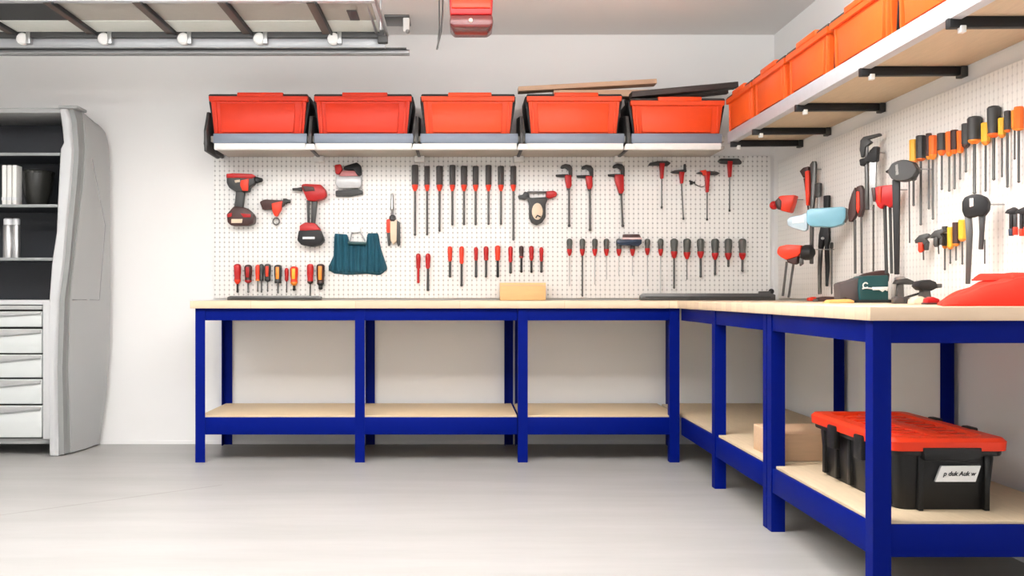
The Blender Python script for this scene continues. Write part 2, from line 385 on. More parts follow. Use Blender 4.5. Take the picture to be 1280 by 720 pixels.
def make_bin(name, label, wd, hh, dp, red, group):
    t = thing(name, label, 'storage bin', (0, 0, 0), 0, group)
    h2 = wd/2
    def quad(x, y0, y1, z): return [(-x, y0, z), (x, y0, z), (x, y1, z), (-x, y1, z)]
    b = MB().rings([quad(h2-.035, .02, dp-.02, 0), quad(h2-.032, .016, dp-.018, .01), quad(h2-.012, .002, dp-.004, hh-.03)])
    b.prism([(-h2*.74, .02), (h2*.70, .02), (h2*.74, hh-.06), (-h2*.78, hh-.06)], -.001, .03, .003)
    body = b.build('body', red, t)
    for s_ in (-1, 1):
        MB().prism([(s_*h2*.82, .015), (s_*h2*.86, .015), (s_*h2*.89, hh-.045), (s_*h2*.85, hh-.045)], -.002, .03, .002).build('rib', red, body)
    MB().rings([quad(h2-.008, -.008, dp, hh-.048), quad(h2-.004, -.012, dp+.003, hh-.045), quad(h2-.002, -.012, dp+.003, hh-.018), quad(h2-.006, -.008, dp, hh-.016)]).build('rim', red, t)
    for s_ in (-1, 1):
        MB().prism([(s_*(h2-.040), .012), (s_*(h2-.026), .012), (s_*(h2+.006), hh-.05), (s_*(h2+.006), hh-.012), (s_*(h2-.012), hh-.012), (s_*(h2-.014), hh-.05)], .03, dp-.03, .002).build('side_grip', blk, t)
    lid = MB().rings([quad(h2-.004, -.006, dp, hh-.018), quad(h2, -.010, dp+.002, hh-.014), quad(h2-.006, -.004, dp-.004, hh-.003), quad(h2-.02, .01, dp-.02, hh)]).build('lid', dkg, t)
    MB().box((-h2*.42, -.016, hh-.022), (h2*.5, .05, hh+.006), .004).build('lid_clip', red, lid)
    return t
GB = 'orange bins on the far wall shelf'
labs = ['leftmost orange bin on the far wall shelf, beside the dark end plate', 'second orange bin from the left on the far wall shelf',
        'middle one of the five orange bins on the far wall shelf', 'fourth orange bin on the far shelf, directly under the tan planks',
        'orange bin at the corner end of the far shelf, under dark strips']
spans = [(259, 386), (391, 516), (525, 645), (657, 779), (787, 908)]
for i, (a, b) in enumerate(spans):
    xa, xb_ = W(a, 0, 6.03).x, W(b, 0, 6.03).x
    o = make_bin('storage_bin', labs[i], xb_-xa-.012, .262 if i != 4 else .235, .36, red_pl if i < 2 else (mat('bin_orange_red', (.76, .065, .010), .42, spec=.3)), GB)
    o.location = ((xa+xb_)/2, 6.045, ZS)
GR = 'orange bins on the side wall shelf'
labs = ['orange bin on the side wall shelf nearest the corner', 'second orange bin from the corner on the side wall shelf',
        'middle one of the five orange bins on the side wall shelf', 'fourth orange bin from the corner on the side shelf, near the top edge',
        'orange bin at the near end of the side wall shelf, cut by the top edge']
first = None
for i, (a, b) in enumerate([(6.03, 5.50), (5.485, 4.94), (4.925, 4.36), (4.345, 3.73), (3.715, 3.05)]):
    o = make_bin('storage_bin', labs[i], a-b-.008, .235, .38, mat('side_bin_orange', (.82, .105, .014), .42, spec=.3), GR)
    o.location = (1.672, (a+b)/2, ZS+.001); o.rotation_euler = (0, 0, -PI/2)

# planks lying over the bins
def plank(name, label, p0, p1, wd, th, m, group=None):
    """board from p0 to p1 (centre line, underside)"""
    p0, p1 = Vector(p0), Vector(p1); d = (p1-p0); L = d.length; d.normalize()
    b = MB().box((0, -wd/2, 0), (L, wd/2, th), .002); o = b.build(name, m)
    y = Vector((0, 0, 1)).cross(d).normalized(); z = d.cross(y)
    o.matrix_world = Matrix.Translation(p0) @ Matrix((d, y, z)).transposed().to_4x4()
    return tag(o, label, 'plank', group)
ZBN = ZS+.269
plank('wooden_plank', 'lower tan plank lying flat across the tops of the orange bins', (.60, 6.22, ZBN+.001), (1.275, 6.22, ZBN+.004), .10, .042, plank_m, 'planks on top of the bins')
plank('wooden_plank', 'upper tan plank sloping up towards the corner on top of the bins', (.375, 6.22, ZBN+.036), (1.26, 6.22, ZBN+.086), .10, .030, plank_m, 'planks on top of the bins')
for i, (dy, dz, l) in enumerate([(-.025, 0, 'front dark wooden strip tilted on top of the corner bin'), (.03, .006, 'middle dark wooden strip tilted on top of the corner bin'), (.205, .010, 'rear dark wooden strip tilted on top of the corner bin')]):
    plank('wooden_strip', l, (1.08, 6.10+dy, ZS+.243), (1.75, 6.105+dy, ZS+.306+dz), .048, .036, darkwood, 'dark strips on the corner bin')

# ------------------------------------------------------------------ moulded cabinet on the left
def cabinet():
    d0, dm, d1 = 5.95, 6.04, 6.41
    org = Vector((-2.78, 6.18, 0))
    t = thing('utility_cabinet', 'moulded grey utility cabinet with open dark shelves and pale drawers', 'cabinet', org)
    def ch(n, mb, m, par=None):
        o = mb.build(n, m, par or t)
        if par is None: o.location = -org
        return o
    def interp(tab, y):
        if y <= tab[0][0]: return tab[0][1]
        for (a, b), (c, e) in zip(tab, tab[1:]):
            if y <= c: return b+(e-b)*(y-a)/(c-a)
        return tab[-1][1]
    inner = [(135, 74), (160, 77), (178, 79), (186, 75), (240, 72), (290, 70), (330, 64), (375, 61), (400, 60), (569, 61)]
    f1 = [(135, 84), (150, 88), (190, 91), (230, 88), (270, 84), (330, 79), (375, 73), (460, 70), (569, 72)]
    f2 = [(135, 102), (150, 104), (180, 106), (230, 103), (270, 98), (320, 92), (370, 87), (460, 85), (569, 88)]
    bk = [(135, 118), (141, 127), (150, 133), (165, 137), (185, 138.5), (250, 139), (370, 139.5), (440, 138), (500, 134), (540, 129), (569, 126)]
    ys = [135, 139, 144, 150, 160, 170, 178, 186, 200, 215, 230, 250, 270, 290, 310, 330, 350, 375, 400, 430, 460, 500, 530, 550, 569]
    def Z(y): return max(0.0, EYE-(y-HY)/F*d0)
    def X(px, d): return (px-CX)/F*d
    pil = MB(); r = []
    for y in ys[::-1]:
        a, b = X(interp(inner, y), d0), X(interp(f1, y), d0)
        r.append([(a, d0+.012, Z(y)), (a+.008, d0, Z(y)), ((a+b)/2+.01, d0-.004, Z(y)), (b-.008, d0+.002, Z(y)), (b, d0+.016, Z(y)), (b, d0+.10, Z(y)), (a, d0+.10, Z(y))])
    pil.rings(r); ch('front_pillar', pil, cab_l)
    side = MB(); r = []
    for y in ys[::-1]:
        a, b, c = X(interp(f1, y), d0), X(interp(f2, y), dm), X(interp(bk, y), d1)
        z = Z(y)
        r.append([(a-.004, d0+.018, z), (a+.03, d0+.022, z), (b-.008, dm-.01, z), (b, dm, z)] + [(b-.03, dm+.02, z), (a-.04, dm, z)])
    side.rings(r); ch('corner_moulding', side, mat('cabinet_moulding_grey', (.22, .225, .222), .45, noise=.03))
    sd = MB(); r = []
    for y in ys[::-1]:
        b, c = X(interp(f2, y), dm), X(interp(bk, y), d1)
        z = Z(y)*(.998)
        m_ = (b+c)/2
        r.append([(b+.004, dm+.006, z), (m_+.006, (dm+d1)/2-.03, z), (c-.015, d1-.05, z), (c, d1-.02, z), (c-.02, d1, z), (b-.06, d1, z), (b-.06, dm+.01, z)])
    sd.rings(r); s_o = ch('side_panel', sd, cab_g)
    seam = MB()
    seam.tube([(X(106, dm)+.035, dm+.028, Z(195)), (X(117, dm)+.04, dm+.09, Z(280)), (X(125, 6.2), 6.2-.012, Z(375))], .003)
    seam.tube([(X(88, dm)+.012, dm+.004, Z(375)), (X(110, 6.2)+.01, 6.19, Z(375)), (X(125, 6.2), 6.2-.012, Z(375))], .003)
    ch('seam', seam, mat('cabinet_seam', (.22, .22, .22), .6), None)
    xl, xr = -3.42, X(66, d0)
    zt, zm = Z(139), Z(375)
    c = MB(); c.box((xl, d0+.01, Z(141)), (xr+.07, d1, Z(134.5)), .006); ch('top_panel', c, cab_g)
    ch('top_cap', MB().box((X(73, d0), d0-.012, Z(136)), (X(98, d0), dm+.05, Z(132)), .006), cab_g)
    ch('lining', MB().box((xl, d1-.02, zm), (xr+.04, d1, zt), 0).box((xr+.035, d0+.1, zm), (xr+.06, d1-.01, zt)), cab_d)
    for y in (191, 256, 323):
        s_ = ch('shelf', MB().box((xl, d0+.05, Z(y)-.012), (xr+.034, d1-.02, Z(y)+.004)), cab_d)
        MB().box((xl, d0+.035, Z(y)-.012), (xr+.030, d0+.05, Z(y)+.006), .002).build('shelf_edge', mat('shelf_edge_grey', (.24, .25, .25), .4), s_)
    ch('divider_panel', MB().box((xl, d0+.012, Z(381)), (xr+.02, d1-.02, zm), .003), cab_l)
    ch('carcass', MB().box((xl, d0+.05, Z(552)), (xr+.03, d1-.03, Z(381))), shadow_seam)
    ch('side_trim', MB().box((X(53, d0), d0+.004, Z(549)), (X(62, d0)+.004, d0+.06, Z(377)), .003), cab_l)
    xr2 = X(51.5, d0)
    ch('upper_rail', MB().box((xl, d0+.01, Z(387)), (xr2, d0+.06, Z(382)), .003), cab_g)
    for (a, b) in ((389.5, 408.5), (411.5, 441.5), (443.5, 472), (474.5, 505), (507.5, 547)):
        dr = ch('drawer', MB().box((xl, d0+.006, Z(b)), (xr2, d0+.055, Z(a)), .004), cab_w)
        # handle shading painted as a darker grey sloping wedge along the upper edge
        z1, hgt = Z(a)-.004, .05 if b > 410 else .03
        MB().prism([(xl+.01, z1-hgt), (xr2-.25, z1-hgt*.8), (xr2-.003, z1-hgt*.35), (xr2-.003, z1), (xl+.01, z1)], d0-.010, d0+.004, .002).build('handle_shade', cab_g, dr)
    ch('plinth', MB().box((xl, d0+.04, Z(556)), (xr+.03, d1-.05, Z(549)), .003), cab_g)
    for xx in (X(66, d0), xl+.06):
        ch('foot', MB().box((xx-.02, d0+.008, 0), (xx+.03, d0+.08, .12), .004), cab_l)
    return org, Z, X, d0
org, CZ, CXX, d0 = cabinet()
# things on the cabinet's shelves
def on_cab(name, label, cat, px, ybase, mb_list, group=None, dd=.12):
    z = CZ(ybase)+.0045; x = CXX(px, d0+dd)
    t = thing(name, label, cat, (x, d0+dd+.06, z), 0, group)
    for n, mb, m in mb_list: mb.build(n, m, t)
    return t
on_cab('basin', 'dark glossy round basin on the second shelf of the grey cabinet', 'basin', 42, 256,
       [('bowl', MB().lathe([(0, .05), (.006, .06), (.09, .085), (.18, .10), (.225, .10), (.225, .093), (.19, .091), (.03, .05), (.02, .01)], seg=28), mat('glossy_black', (.025, .025, .022), .18)),
        ('rim', MB().lathe([(.215, .103), (.228, .106), (.234, .10), (.226, .094)], seg=28), mat('glossy_black', (.03, .03, .03), .18))], dd=.20)
for i, (px, lab) in enumerate([(4, 'white upright binder at the frame edge on the cabinet shelf'), (10.5, 'middle white upright binder beside the dark basin'), (17, 'white upright binder touching the dark basin on the cabinet shelf')]):
    on_cab('binder', lab, 'binder', px, 256, [('cover', MB().box((-.013, -.05, 0), (.013, .03, .25), .004), white_pl),
           ('spine_band', MB().box((-.0135, -.052, .03), (.0135, -.049, .05), 0), alum)], 'white binders in the cabinet', dd=.06)
for i, (px, r_, lab) in enumerate([(5, .032, 'silver canister at the frame edge on the third cabinet shelf'), (15, .024, 'slimmer silver canister beside it on the third cabinet shelf')]):
    on_cab('canister', lab, 'canister', px, 323, [('body', MB().lathe([(0, r_), (.21, r_), (.215, r_*.9)], seg=20), steel), ('cap', MB().lathe([(.215, r_*.92), (.25, r_*.92), (.256, r_*.7)], seg=20), alum)], 'silver canisters in the cabinet')

# ------------------------------------------------------------------ ceiling rack
def rack():
    H = 2.45; yf, yn = 5.33, 4.80
    t = thing('ceiling_rack', 'grey metal rack hung below the ceiling with pale panels and brown cross straps', 'rack', (-2, 5.0, H))
    def ch(n, mb, m, par=None):
        o = mb.build(n, m, par or t)
        if par is None: o.location = (2, -5.0, -H)
        return o
    xe = -.42; xl = -3.45
    ch('far_beam', MB().box((xl, yf, H-.03), (xe, yf+.03, H+.012), .002), dkg)
    ch('near_beam', MB().box((xl, yn-.08, H-.012), (xe, yn-.03, H+.018), .003), galv)
    ch('near_beam', MB().tube([(xl, yn-.12, H+.03), (xe-.01, yn-.12, H+.03)], .014), alum)
    xs = [-2.47, -2.03, -1.59, -1.17, -.73]
    edges = [xl]+xs+[xe]
    for i, x in enumerate(xs):
        ch('cross_strap', MB().box((x-.03, yn-.05, H-.012), (x+.018, yf+.0, H-.004), .002), brown_st)
        ch('strap_edge', MB().box((x+.016, yn-.05, H-.02), (x+.026, yf+.0, H), .001), blk)
    for i, (a, b) in enumerate(zip(edges, edges[1:])):
        ch('pale_panel', MB().box((a+.02, yf-.21, H), (b-.025, yf-.002, H+.008)), palep)
        ch('dark_panel' if i == 0 else 'taupe_panel', MB().box((a+.02, yn-.03, H+.004), (b-.025, yf-.212, H+.012)), dkg if i == 0 or i == 1 else taupe)
    ch('face_rail', MB().box((xl, yf+.035, 2.376), (xe+.005, yf+.055, 2.442), .004).box((xl, yf+.030, 2.372), (xe+.005, yf+.060, 2.380), .002), mat('rail_grey', (.40, .41, .42), .45, .3))
    ch('lower_rail', MB().tube([(xl, yf+.08, 2.355), (-.283, yf+.08, 2.355)], .018, 12), mat('tube_grey', (.24, .24, .24), .4, .5))
    ch('rail_channel', MB().box((xl, yf+.062, 2.372), (-.30, yf+.10, 2.380), .001), dkg)
    for x in (-2.42, -1.97, -1.53, -1.11, -.70):
        r = ch('roller', MB().lathe([(0, .028), (.008, .034), (.03, .034), (.038, .026)], (x, yf+.032, H-.035), (0, -1, 0), 16), white_pl)
        ch('bracket', MB().box((x+.022, yf-.006, 2.385), (x+.046, yf+.03, 2.45), .002), steel)
    # end frame made of two slanting straps
    ch('end_frame', MB().tube([(xe, yn-.12, H+.01), (xe+.015, yf+.03, H-.01)], .010).tube([(xe-.05, yn-.12, H+.02), (xe-.04, yf+.03, H-.01)], .008), steel)
    ch('corner_fitting', MB().box((xe-.035, yf-.012, H-.06), (xe+.02, yf+.03, H-.02), .004), dkg)
    ch('side_slot', MB().box((xe-.16, yf-.40, H-.002), (xe-.11, yf-.23, H+.003)), dkg)
    for x in (-3.0, -2.03, -1.17, -.44):
        for y in (yf+.02, yn-.05): ch('hanger_rod', MB().tube([(x, y, H), (x, y, ZC)], .006, 6), steel)
rack()
t = thing('ceiling_bracket', 'small grey plate with a white bracket fixed to the ceiling past the rack end', 'bracket', (-.40, 6.1, ZC))
MB().box((-.07, -.12, -.012), (.085, .10, 0), .002).build('plate', gun, t)
MB().box((.045, -.10, -.10), (.085, -.05, -.012), .006).build('hook_block', white_pl, t)
MB().ball((.075, -.10, -.10), .014).build('knob', steel, t)

# red unit hanging from the ceiling
t = thing('ceiling_reel', 'red ceiling-mounted reel housing with a smoky lower cover', 'reel', (.055, 5.0, ZC))
hz = -(ZC-(EYE-(38-HY)/F*5.0))
MB().prism([(-.105, hz+.065), (.11, hz+.065), (.115, hz+.15), (.11, -.06), (-.105, -.06), (-.11, hz+.15)], -.06, .16, .012).build('housing', tool_red, t)
MB().prism([(-.100, hz+.095), (.105, hz+.095), (.105, hz+.14), (-.100, hz+.14)], -.075, -.05, .008).build('front_band', tool_scar, t)
MB().prism([(-.105, hz+.066), (.112, hz+.066), (.116, hz+.02), (.09, hz), (-.085, hz), (-.108, hz+.025)], -.055, .15, .01).build('lower_cover', redglass, t)
MB().box((-.06, -.02, -.06), (.06, .12, 0), .003).build('mount', steel, t)
MB().lathe([(0, .010), (.012, .010), (.014, .006)], (-.0, -.055, hz+.035), (0, -1, 0)).build('button', cream, t)
# cord beside it
z1 = EYE-(2-HY)/F*5.1
c = MB().tube([W(554, -40, 5.1), W(553, 15, 5.1), W(551, 40, 5.1), W(546, 62, 5.1)], .005)
c.tube([W(549, -40, 5.13), W(549, 15, 5.13), W(549, 38, 5.13), W(547, 60, 5.12)], .004)
o = c.build('pull_cord', gun); tag(o, 'grey pull cord hanging from the ceiling beside the red reel', 'cord')
co = W(550, 0, 5.1); MB()

# ------------------------------------------------------------------ tools
class Tool:
    """side: 'B' far wall, 'R' side wall, 'F' standing on the bench. Shapes are given on the tool's own upright plane; y is depth out of that plane (negative = out)."""
    def __init__(s, side, ax, ay, name, label, cat, group=None, off=0.0, yaw=-60, d=None):
        s.ax, s.ay = ax, ay
        if side == 'B':
            d_ = YB; loc = W(ax, ay, d_); loc.y = YB; rz = 0
        elif side == 'R':
            x = XB-off; d_ = x*F/(ax-CX); loc = W(ax, ay, d_); rz = math.radians(yaw)
        else:
            d_ = d; loc = W(ax, ay, d_); rz = math.radians(yaw)
            if off is not None: loc.z = ZT; s.ay = HY+(EYE-ZT)*F/d_
        s.S = d_/F; s.side = side
        s.o = thing(name, label, cat, loc, rz, group)
    def L(s, px, py, y=0): return ((px-s.ax)*s.S, y*s.S, (s.ay-py)*s.S)
    def poly(s, mb, pts, y0, y1, bev=.6, seg=2):
        mb.prism([((a-s.ax)*s.S, (s.ay-b)*s.S) for a, b in pts], y0*s.S, y1*s.S, bev*s.S, seg=seg); return mb
    def add(s, name, mb, m, parent=None): return mb.build(name, m, parent or s.o)
    def P(s, name, m, pts, y0, y1, bev=.6, parent=None, seg=2): return s.add(name, s.poly(MB(), pts, y0, y1, bev, seg), m, parent)
    def V(s, name, m, px, prof, y, seg=14, parent=None, sy=1.0, mb=None):
        """upright turned part: prof = [(py, radius px)] from the top down"""
        b = mb or MB(); b.lathe([((s.ay-q)*s.S, r*s.S) for q, r in prof[::-1]], ((px-s.ax)*s.S, y*s.S, 0), (0, 0, 1), seg, sy)
        return s.add(name, b, m, parent) if name else b
    def Hz(s, name, m, py, prof, y, seg=14, parent=None, mb=None):
        b = mb or MB(); b.lathe([((q-s.ax)*s.S, r*s.S) for q, r in prof], (0, y*s.S, (s.ay-py)*s.S), (1, 0, 0), seg)
        return s.add(name, b, m, parent) if name else b
    def T(s, name, m, path, r, y, seg=8, parent=None, mb=None):
        b = mb or MB(); b.tube([s.L(a, c, y) for a, c in path], [q*s.S for q in r] if isinstance(r, list) else r*s.S, seg)
        return s.add(name, b, m, parent) if name else b

def driver(side, px, yt, yh, yc, ye, hw, sw, hm, cm, sm, label, group, name='screwdriver', square=False, off=0, tipm=None, cat='screwdriver', core=None):
    t = Tool(side, px, yt, name, label, cat, group, off=off)
    y = -hw-.4; r = hw; seg = 8 if square else 14
    if square: prof = [(yt, r*.85), (yt+1.2, r), (yt+2, r*.98), (yh-5, r*.94), (yh-1, r*.98), (yh, r*.8)]
    else: prof = [(yt, r*.35), (yt+1, r*.8), (yt+3, r), (yt+(yh-yt)*.55, r*.96), (yh-3, r*.82), (yh-.6, r*.9), (yh, r*.7)]
    t.V('handle', hm, px, prof, y, seg)
    if yc > yh: t.V('collar', cm, px, [(yh-.5, r*.86), (yh+1, r*.9), (yh+(yc-yh)*.55, r*.72), (yc, max(sw*1.1, r*.35))], y, seg)
    t.V('shaft', sm, px, [(yc-.5, sw), (ye-2.5, sw), (ye-1.5, sw*1.25), (ye, sw*.6)], y, 8)
    if core is not None:
        t.P('grip_inset', core, [(px-r*.45, yt+3), (px+r*.45, yt+3), (px+r*.4, yh-4), (px-r*.4, yh-4)], y-r*1.06, y-r*.4, .4)
    t.P('peg_hook', steel, [(px-.7, yh-2), (px+.7, yh-2), (px+.7, yh+.4), (px-.7, yh+.4)], y, .0, .1)
    return t

# -- drill at far left
t = Tool('B', 305, 250, 'cordless_drill', 'red and black cordless drill hanging at the far left of the pegboard', 'drill', 'cordless tools on the pegboard')
t.P('motor_housing', dkg, [(286, 222), (290, 219), (316, 219), (321, 223), (321, 231), (315, 235), (314, 241), (297, 241), (289, 236), (286, 230)], -13, -1, 2)
t.P('upper_shell', tool_red, [(286, 219), (294, 218), (318, 219), (322, 222), (318, 225), (300, 224), (286, 224)], -14, 0, 1)
t.P('side_shell', tool_scar, [(304, 227), (314, 225), (313, 240), (306, 240), (303, 233)], -14, -2, .8)
t.P('vent_patch', cream, [(296, 227), (303, 226), (303, 229), (297, 230)], -13.6, -10, .3)
t.Hz('chuck', blk, 226, [(319, 4), (323, 4.2), (326, 3), (329, 2.4), (330, 1.2)], -7)
t.P('grip', dkg, [(297, 239), (308, 241), (307, 252), (305, 264), (294, 264), (296, 250)], -11, -3, 2)
bt = t.P('battery', brn, [(287, 269), (293, 262), (296, 259), (311, 261), (318, 267), (321, 272), (320, 280), (313, 283), (292, 283), (288, 279)], -16, 0, 1.6)
t.P('battery_shell', tool_red, [(288, 269), (294, 267), (293, 272), (288, 273)], -17, -2, .6, bt); t.P('battery_shell', tool_red, [(304, 268), (317, 269), (317, 273), (308, 273)], -17, -2, .6, bt)
t.P('battery_label', cream, [(293, 275), (307, 275), (306, 280), (293, 280)], -17, -3, .4, bt)
# -- small driver
t = Tool('B', 345, 262, 'cordless_driver', 'small stubby red driver with a ring below, between the two drills', 'driver', 'cordless tools on the pegboard')
t.P('motor_housing', brn, [(326, 253), (332, 250), (356, 251), (357, 257), (350, 262), (330, 263), (328, 258)], -9, 0, 1.6)
t.P('front_shell', tool_scar, [(341, 255), (355, 252), (353, 262), (348, 271), (345, 271), (342, 265)], -10, -1, 1.2)
t.Hz('chuck', dkg, 252, [(355, 3.4), (359, 3.4), (361, 2.2), (364, 2)], -5)
mb = MB(); t.T(None, None, [(346+4*math.cos(a*PI/6), 277+4.3*math.sin(a*PI/6)) for a in range(13)], .9, -4, mb=mb); t.add('ring', mb, gun)
# -- impact driver
t = Tool('B', 392, 262, 'impact_driver', 'red impact driver with forked grip above the teal gloves', 'impact driver', 'cordless tools on the pegboard')
t.P('motor_housing', tool_red, [(378, 232), (384, 231), (403, 232), (409, 239), (410, 246), (406, 250), (394, 253), (386, 252), (382, 243)], -14, 0, 2.4)
t.P('top_shell', brn, [(380, 234), (394, 235), (396, 240), (383, 241)], -15, -2, .8)
t.Hz('nose', dkg, 237.5, [(367, 1.6), (373, 1.8), (379, 3)], -8)
t.P('grip', dkg, [(391, 251), (398, 252), (395, 281), (390, 281)], -10, -4, 1.2)
t.P('trigger_guard', dkg, [(384.5, 251), (388, 251), (388, 279), (385.5, 279)], -9, -5, .6)
bt = t.P('battery', blk, [(376, 289), (402, 288), (407, 301), (402, 307), (392, 309), (379, 307), (374, 301)], -17, 0, 1.8)
t.P('battery_shell', tool_red, [(377, 283), (384, 279), (396, 280), (402, 287), (401, 294), (377, 294)], -16, -1, 1.4, bt)
t.P('battery_clip', alum, [(381, 297), (396, 297), (396, 300), (381, 300)], -17.6, -4, .3, bt)
# -- peg beside it
# -- blister pack
t = Tool('B', 437, 226, 'blister_pack', 'blister-packed red and black power tool hanging beside the impact driver', 'packaged tool')
t.P('backing_card', mat('pale_card', (.66, .66, .66), .6), [(420, 212), (453, 212), (453, 236), (420, 236)], -1.5, 0, .3)
t.P('red_nose', tool_red, [(419, 207), (427, 206), (429, 213), (425, 219), (420, 218)], -9, 0, 1.6)
t.P('black_head', blk, [(437, 207), (447, 204), (452, 208), (453, 219), (448, 221), (444, 214), (430, 213), (431, 209)], -10, 0, 1.6)
t.P('pink_band', mat('faded_red_plastic', (.62, .22, .22), .4), [(428, 214), (446, 214), (449, 221), (424, 221)], -6, 0, 1)
t.P('clear_blister', clear_pl, [(421, 221), (452, 221), (453, 231), (450, 236), (424, 236), (420, 231)], -8, 0, 1.6)
t.P('blade_strip', dkg, [(420, 239), (447, 236), (454, 239), (454, 243), (438, 246), (420, 246)], -6, 0, 1)
# -- multi tool
t = Tool('B', 491, 275, 'hand_reamer', 'orange and black handled cutter with a silver tip pointing up', 'hand tool')
t.V('blade', steel, 490.5, [(242, .6), (245, 1.8), (258, 2), (262, 3), (264, 1.6), (271, 1.5)], -4)
t.V('collar', dkg, 491, [(269, 2), (271, 4), (275, 4.5), (277, 3)], -4)
t.P('left_scale', tool_scar, [(483.5, 275), (488, 274), (488, 291), (485, 292), (483.5, 290)], -7, -1, .8)
t.P('core', cream, [(487.5, 275), (497, 275), (497, 300), (492, 306), (488, 300)], -6, 0, .8)
t.P('right_scale', dkg, [(496.5, 276), (500, 278), (500.5, 306), (498, 309), (496, 303)], -7, -1, .8)
t.P('left_foot', dkg, [(484, 291), (488, 291), (488, 307), (485.5, 308)], -7, -1, .8)

# -- teal gloves
def cloth(t, name, m, xs, top, bot, nx, nz, fold, thick=6, parent=None):
    b = MB(); rows = []
    def ip(v, x):
        for i in range(len(xs)-1):
            if x <= xs[i+1]: 
                f = (x-xs[i])/(xs[i+1]-xs[i]); f = max(0, min(1, f)); return v[i]+(v[i+1]-v[i])*f
        return v[-1]
    for side in (0, 1):
        g = []
        for i in range(nx+1):
            x = xs[0]+(xs[-1]-xs[0])*i/nx; a, c = ip(top, x), ip(bot, x); col = []
            for j in range(nz+1):
                f = j/nz; y = a+(c-a)*f
                e = min(1, min(i, nx-i)/2.5)*min(1, min(j, nz-j)/1.8); e = math.sqrt(e)
                yy = -1.2-(thick*(.55+.25*math.sin(x*fold+f*1.2)+.2*math.sin(x*fold*2.3+1))+thick*.5*f)*e if side == 0 else -.2
                col.append(b.bm.verts.new(t.L(x, y, yy)))
            g.append(col)
        for i in range(nx):
            for j in range(nz):
                q = [g[i][j], g[i][j+1], g[i+1][j+1], g[i+1][j]]
                b.bm.faces.new(q if side == 0 else q[::-1])
        rows.append(g)
    A, B_ = rows
    for i in range(nx):
        b.bm.faces.new((A[i][0], A[i+1][0], B_[i+1][0], B_[i][0])); b.bm.faces.new((A[i+1][nz], A[i][nz], B_[i][nz], B_[i+1][nz]))
    for j in range(nz):
        b.bm.faces.new((A[0][j+1], A[0][j], B_[0][j], B_[0][j+1])); b.bm.faces.new((A[nx][j], A[nx][j+1], B_[nx][j+1], B_[nx][j]))
    bmesh.ops.recalc_face_normals(b.bm, faces=b.bm.faces[:])
    o = b.build(name, m, parent or t.o); return o
t = Tool('B', 447, 320, 'work_apron', 'teal cloth apron folded and hung from a silver hook over the worktop', 'apron')
cloth(t, 'cloth', teal_cl, [411, 418, 418.6, 434, 437, 458, 459.5, 473, 476, 484], [333, 318, 292, 293, 302, 303, 291.5, 291.5, 310, 334], [338, 342, 342, 343.5, 343.5, 342.5, 342.5, 344, 343.5, 337], 56, 14, .62)
t.P('waistband', teal_pl, [(436, 302), (459, 303), (459, 306.5), (436, 306)], -9, -2, .6)
t.T('hook', steel, [(438, 302), (440, 292), (444, 286), (449, 286), (452, 292), (457, 302)], .9, -4)
t.P('hook_plate', alum, [(440, 284), (450, 284), (452, 291), (438, 291)], -5, 0, .6)

# -- nine long drivers
GL = 'long square-handled drivers on the pegboard'
ends = [295, 294.5, 290, 282, 282, 282, 281.5, 281.5, 301]
for i, (x, e) in enumerate(zip([519, 534, 549.5, 565.5, 580, 594.5, 610.5, 626, 641.5], ends)):
    w_ = [4.4, 3.6, 4.3, 3.9, 4.2, 3.8, 3.9, 3.9, 3.8][i]
    lab = {0: 'leftmost of nine long black-handled drivers with red collars', 8: 'rightmost of nine long black-handled drivers, with the longest shaft'}.get(i, f'{ORD[i]} of nine long black-handled drivers, counted from the left')
    driver('B', x, 207+(i % 3 > 0)*1.2, 232, 239.5, e, w_, 1.35, mat('handle_charcoal', (.055, .05, .05), .5), tool_scar, gun, lab, GL, square=True, cat='screwdriver', name='long_screwdriver')
# -- caulk-gun like tool
t = Tool('B', 671, 255, 'staple_gun', 'dark grey staple gun with red knob and cream oval in the pegboard middle', 'staple gun')
t.P('body', dkg, [(658, 246), (663, 248), (683, 247), (684, 251), (681.5, 256), (681.5, 272), (677, 279), (670, 282), (664, 279), (661, 272), (661, 256)], -8, 0, 1.6)
t.P('oval_plate', cream, [(671+6.8*math.cos(a*PI/9), 265+10.5*math.sin(a*PI/9)) for a in range(18)], -9, -4, .5)
t.P('nose', dkg, [(647, 245), (653, 244), (655, 240), (660, 241), (662, 248), (656, 250), (648, 249)], -7, -1, 1)
t.P('top_bar', gun, [(659, 239.5), (684, 239.5), (684, 241.5), (659, 241.5)], -6, -2, .4)
t.P('red_knob', tool_red, [(682, 240), (692, 239), (696, 242), (695, 246), (688, 249), (682, 248)], -9, 0, 1.6)
t.T('trigger', blk, [(669, 273), (671, 270), (675, 272)], .8, -9.4)
